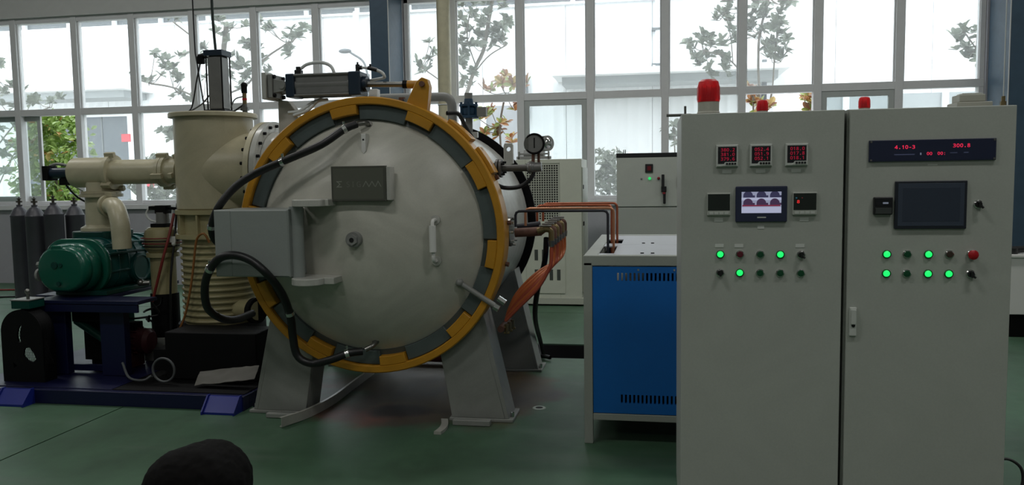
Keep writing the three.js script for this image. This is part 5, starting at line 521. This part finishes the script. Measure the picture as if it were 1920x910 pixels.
// ---------------------------------------------------------------- the person at the bottom edge, seated on a stool
{ const HX = -0.812, HZ = -1.30, HY = 0.972;
  const st = thing('stool', 'blue stool under the seated person', 'stool', [-0.83, 0, -1.15]); M('seat', st, C.stool, cyl([-0.83, 0.28, -1.15], [-0.83, 0.308, -1.15], 0.17, 0.17, 28)); for (let k = 0; k < 4; k++) { const a = k / 4 * 2 * Math.PI + 0.78; M('leg', st, C.stool, cyl([-0.83 + 0.17 * Math.cos(a), 0, -1.15 + 0.17 * Math.sin(a)], [-0.83 + 0.11 * Math.cos(a), 0.285, -1.15 + 0.11 * Math.sin(a)], 0.014)); }
  const t = thing('person', 'person with short dark hair sitting with head bowed, cut off by the lower edge', 'person', [-0.82, 0, -1.2]);
  function field(caps, lo, hi, cell, k) {      // tapered capsules [a, b, ra, rb] joined by a smooth minimum
    const size = Math.max(hi[0] - lo[0], hi[1] - lo[1], hi[2] - lo[2]), n = Math.ceil(size / cell) + 2, mc = new MarchingCubes(n, C.skin, false, false, 120000), half = n / 2, c = lo.map((v, i) => (v + hi[i]) / 2), S = n * cell / 2; mc.isolation = 0;
    const cs = caps.map(([a, b, ra, rb]) => ({ a, d: b.map((v, i) => v - a[i]), ra, rb, l: Math.max(1e-9, b.reduce((s, v, i) => s + (v - a[i]) ** 2, 0)) }));
    for (let z = 0; z < n; z++) for (let y = 0; y < n; y++) for (let x = 0; x < n; x++) {
      const p = [c[0] + (x - half) / half * S, c[1] + (y - half) / half * S, c[2] + (z - half) / half * S]; let s = 0;
      for (const q of cs) { const e0 = p[0] - q.a[0], e1 = p[1] - q.a[1], e2 = p[2] - q.a[2], u = Math.max(0, Math.min(1, (e0 * q.d[0] + e1 * q.d[1] + e2 * q.d[2]) / q.l)); const dd = Math.hypot(e0 - q.d[0] * u, e1 - q.d[1] * u, e2 - q.d[2] * u) - (q.ra + (q.rb - q.ra) * u); s += Math.exp(-dd / k); }
      mc.field[x + y * n + z * n * n] = Math.max(-1, Math.min(1, k * Math.log(Math.max(s, 1e-30)))); }
    mc.update(); const g0 = new THREE.BufferGeometry(), v = mc.positionArray.slice(0, mc.count * 3); for (let i = 0; i < v.length; i += 3) { v[i] = v[i] * S + c[0]; v[i + 1] = v[i + 1] * S + c[1]; v[i + 2] = v[i + 2] * S + c[2]; }
    g0.setAttribute('position', new THREE.BufferAttribute(v, 3)); const g = mergeVertices(g0, 1e-5); g.computeVertexNormals(); return fin(g); }
  const X = -0.82; const head = [[[HX, HY + 0.005, HZ + 0.02], [HX, HY + 0.0, HZ - 0.025], 0.074, 0.070], [[HX, HY - 0.03, HZ - 0.04], [HX, HY - 0.095, HZ - 0.055], 0.068, 0.042], [[HX, HY - 0.03, HZ - 0.12], [HX, HY - 0.05, HZ - 0.128], 0.012, 0.014], [[HX - 0.076, HY + 0.0, HZ - 0.005], [HX - 0.08, HY - 0.045, HZ - 0.01], 0.015, 0.01], [[HX + 0.078, HY + 0.005, HZ - 0.005], [HX + 0.083, HY - 0.04, HZ - 0.01], 0.017, 0.01]];
  const neck = [[[HX, HY - 0.06, HZ + 0.03], [X, 0.79, -1.2], 0.055, 0.062]];
  const sh = 0.185, arms = (g) => [-1, 1].flatMap((s) => [[[X + s * sh, 0.765, -1.18], [X + s * 0.24, 0.53, -1.25], 0.055 + g, 0.043 + g]]), fore = [-1, 1].map((s) => [[X + s * 0.24, 0.53, -1.25], [X + s * 0.17, 0.49, -1.47], 0.04, 0.028]);
  const hands = [-1, 1].flatMap((s) => [[[X + s * 0.17, 0.49, -1.47], [X + s * 0.15, 0.478, -1.55], 0.027, 0.028], ...[0, 1, 2, 3].flatMap((k) => { const fx = X + s * (0.178 - 0.019 * k); return [[[fx, 0.477, -1.55], [fx - s * 0.004, 0.468, -1.60 - (k === 1 ? 0.008 : 0)], 0.0095, 0.009], [[fx - s * 0.004, 0.468, -1.60 - (k === 1 ? 0.008 : 0)], [fx - s * 0.006, 0.445, -1.625 - (k === 1 ? 0.008 : 0)], 0.0088, 0.0075]]; }), [[X + s * 0.14, 0.48, -1.50], [X + s * 0.112, 0.474, -1.535], 0.012, 0.01], [[X + s * 0.112, 0.474, -1.535], [X + s * 0.11, 0.465, -1.57], 0.01, 0.008]]);
  const torso = (g) => [[[X - 0.1, 0.74, -1.18], [X + 0.1, 0.74, -1.18], 0.085 + g, 0.085 + g], [[X - 0.05, 0.68, -1.18], [X - 0.04, 0.47, -1.13], 0.12 + g, 0.115 + g], [[X + 0.05, 0.68, -1.18], [X + 0.04, 0.47, -1.13], 0.12 + g, 0.115 + g]];
  const legs = (g) => [-1, 1].flatMap((s) => [[[X + s * 0.09, 0.44, -1.15], [X + s * 0.15, 0.43, -1.55], 0.085 + g, 0.062 + g], [[X + s * 0.15, 0.43, -1.55], [X + s * 0.15, 0.09, -1.50], 0.056 + g, 0.038 + g]]), feet = [-1, 1].map((s) => [[X + s * 0.15, 0.045, -1.47], [X + s * 0.17, 0.035, -1.66], 0.04, 0.03]);
  M('body', t, C.skin, field([...head, ...neck, ...torso(0), ...arms(0), ...fore, ...hands, ...legs(0), ...feet], [X - 0.35, 0, -1.75], [X + 0.35, 1.1, -0.95], 0.0105, 0.008));
  M('shirt', t, C.shirt, field([...torso(0.012), ...arms(0.012)], [X - 0.35, 0.32, -1.45], [X + 0.35, 0.86, -0.95], 0.013, 0.012)); M('trousers', t, C.trouser, field([...legs(0.011), [[X, 0.45, -1.13], [X, 0.47, -1.14], 0.135, 0.14]], [X - 0.3, 0.05, -1.68], [X + 0.3, 0.62, -0.95], 0.014, 0.012));
  M('shoe', t, C.black, field([[[X - 0.15, 0.05, -1.46], [X - 0.17, 0.042, -1.67], 0.05, 0.04]], [X - 0.25, -0.02, -1.75], [X - 0.08, 0.12, -1.38], 0.009, 0.008)); M('shoe', t, C.black, field([[[X + 0.15, 0.05, -1.46], [X + 0.17, 0.042, -1.67], 0.05, 0.04]], [X + 0.08, -0.02, -1.75], [X + 0.25, 0.12, -1.38], 0.009, 0.008));
  const hair = field([[[HX - 0.005, HY + 0.022, HZ + 0.028], [HX, HY + 0.022, HZ - 0.03], 0.083, 0.076], [[HX - 0.015, HY - 0.02, HZ + 0.05], [HX + 0.015, HY - 0.02, HZ + 0.05], 0.064, 0.064], [[HX - 0.038, HY - 0.005, HZ + 0.01], [HX - 0.034, HY - 0.02, HZ + 0.03], 0.05, 0.048], [[HX + 0.03, HY + 0.01, HZ + 0.01], [HX + 0.03, HY - 0.005, HZ + 0.03], 0.05, 0.046]], [HX - 0.14, HY - 0.13, HZ - 0.15], [HX + 0.14, HY + 0.15, HZ + 0.17], 0.005, 0.01);
  { const p = hair.attributes.position, nn = hair.attributes.normal; for (let i = 0; i < p.count; i++) { const w = 0.0012 * noise.noise(p.getX(i) * 220, p.getY(i) * 60, p.getZ(i) * 90) + 0.002 * noise.noise(p.getX(i) * 60, p.getY(i) * 60, p.getZ(i) * 60); p.setXYZ(i, p.getX(i) + nn.getX(i) * w, p.getY(i) + nn.getY(i) * w, p.getZ(i) + nn.getZ(i) * w); } const h = mergeVertices(new THREE.BufferGeometry().setAttribute('position', p.clone()), 1e-4); h.computeVertexNormals(); M('hair', t, C.hair, fin(h)); }
}

renderer.render(scene, camera);
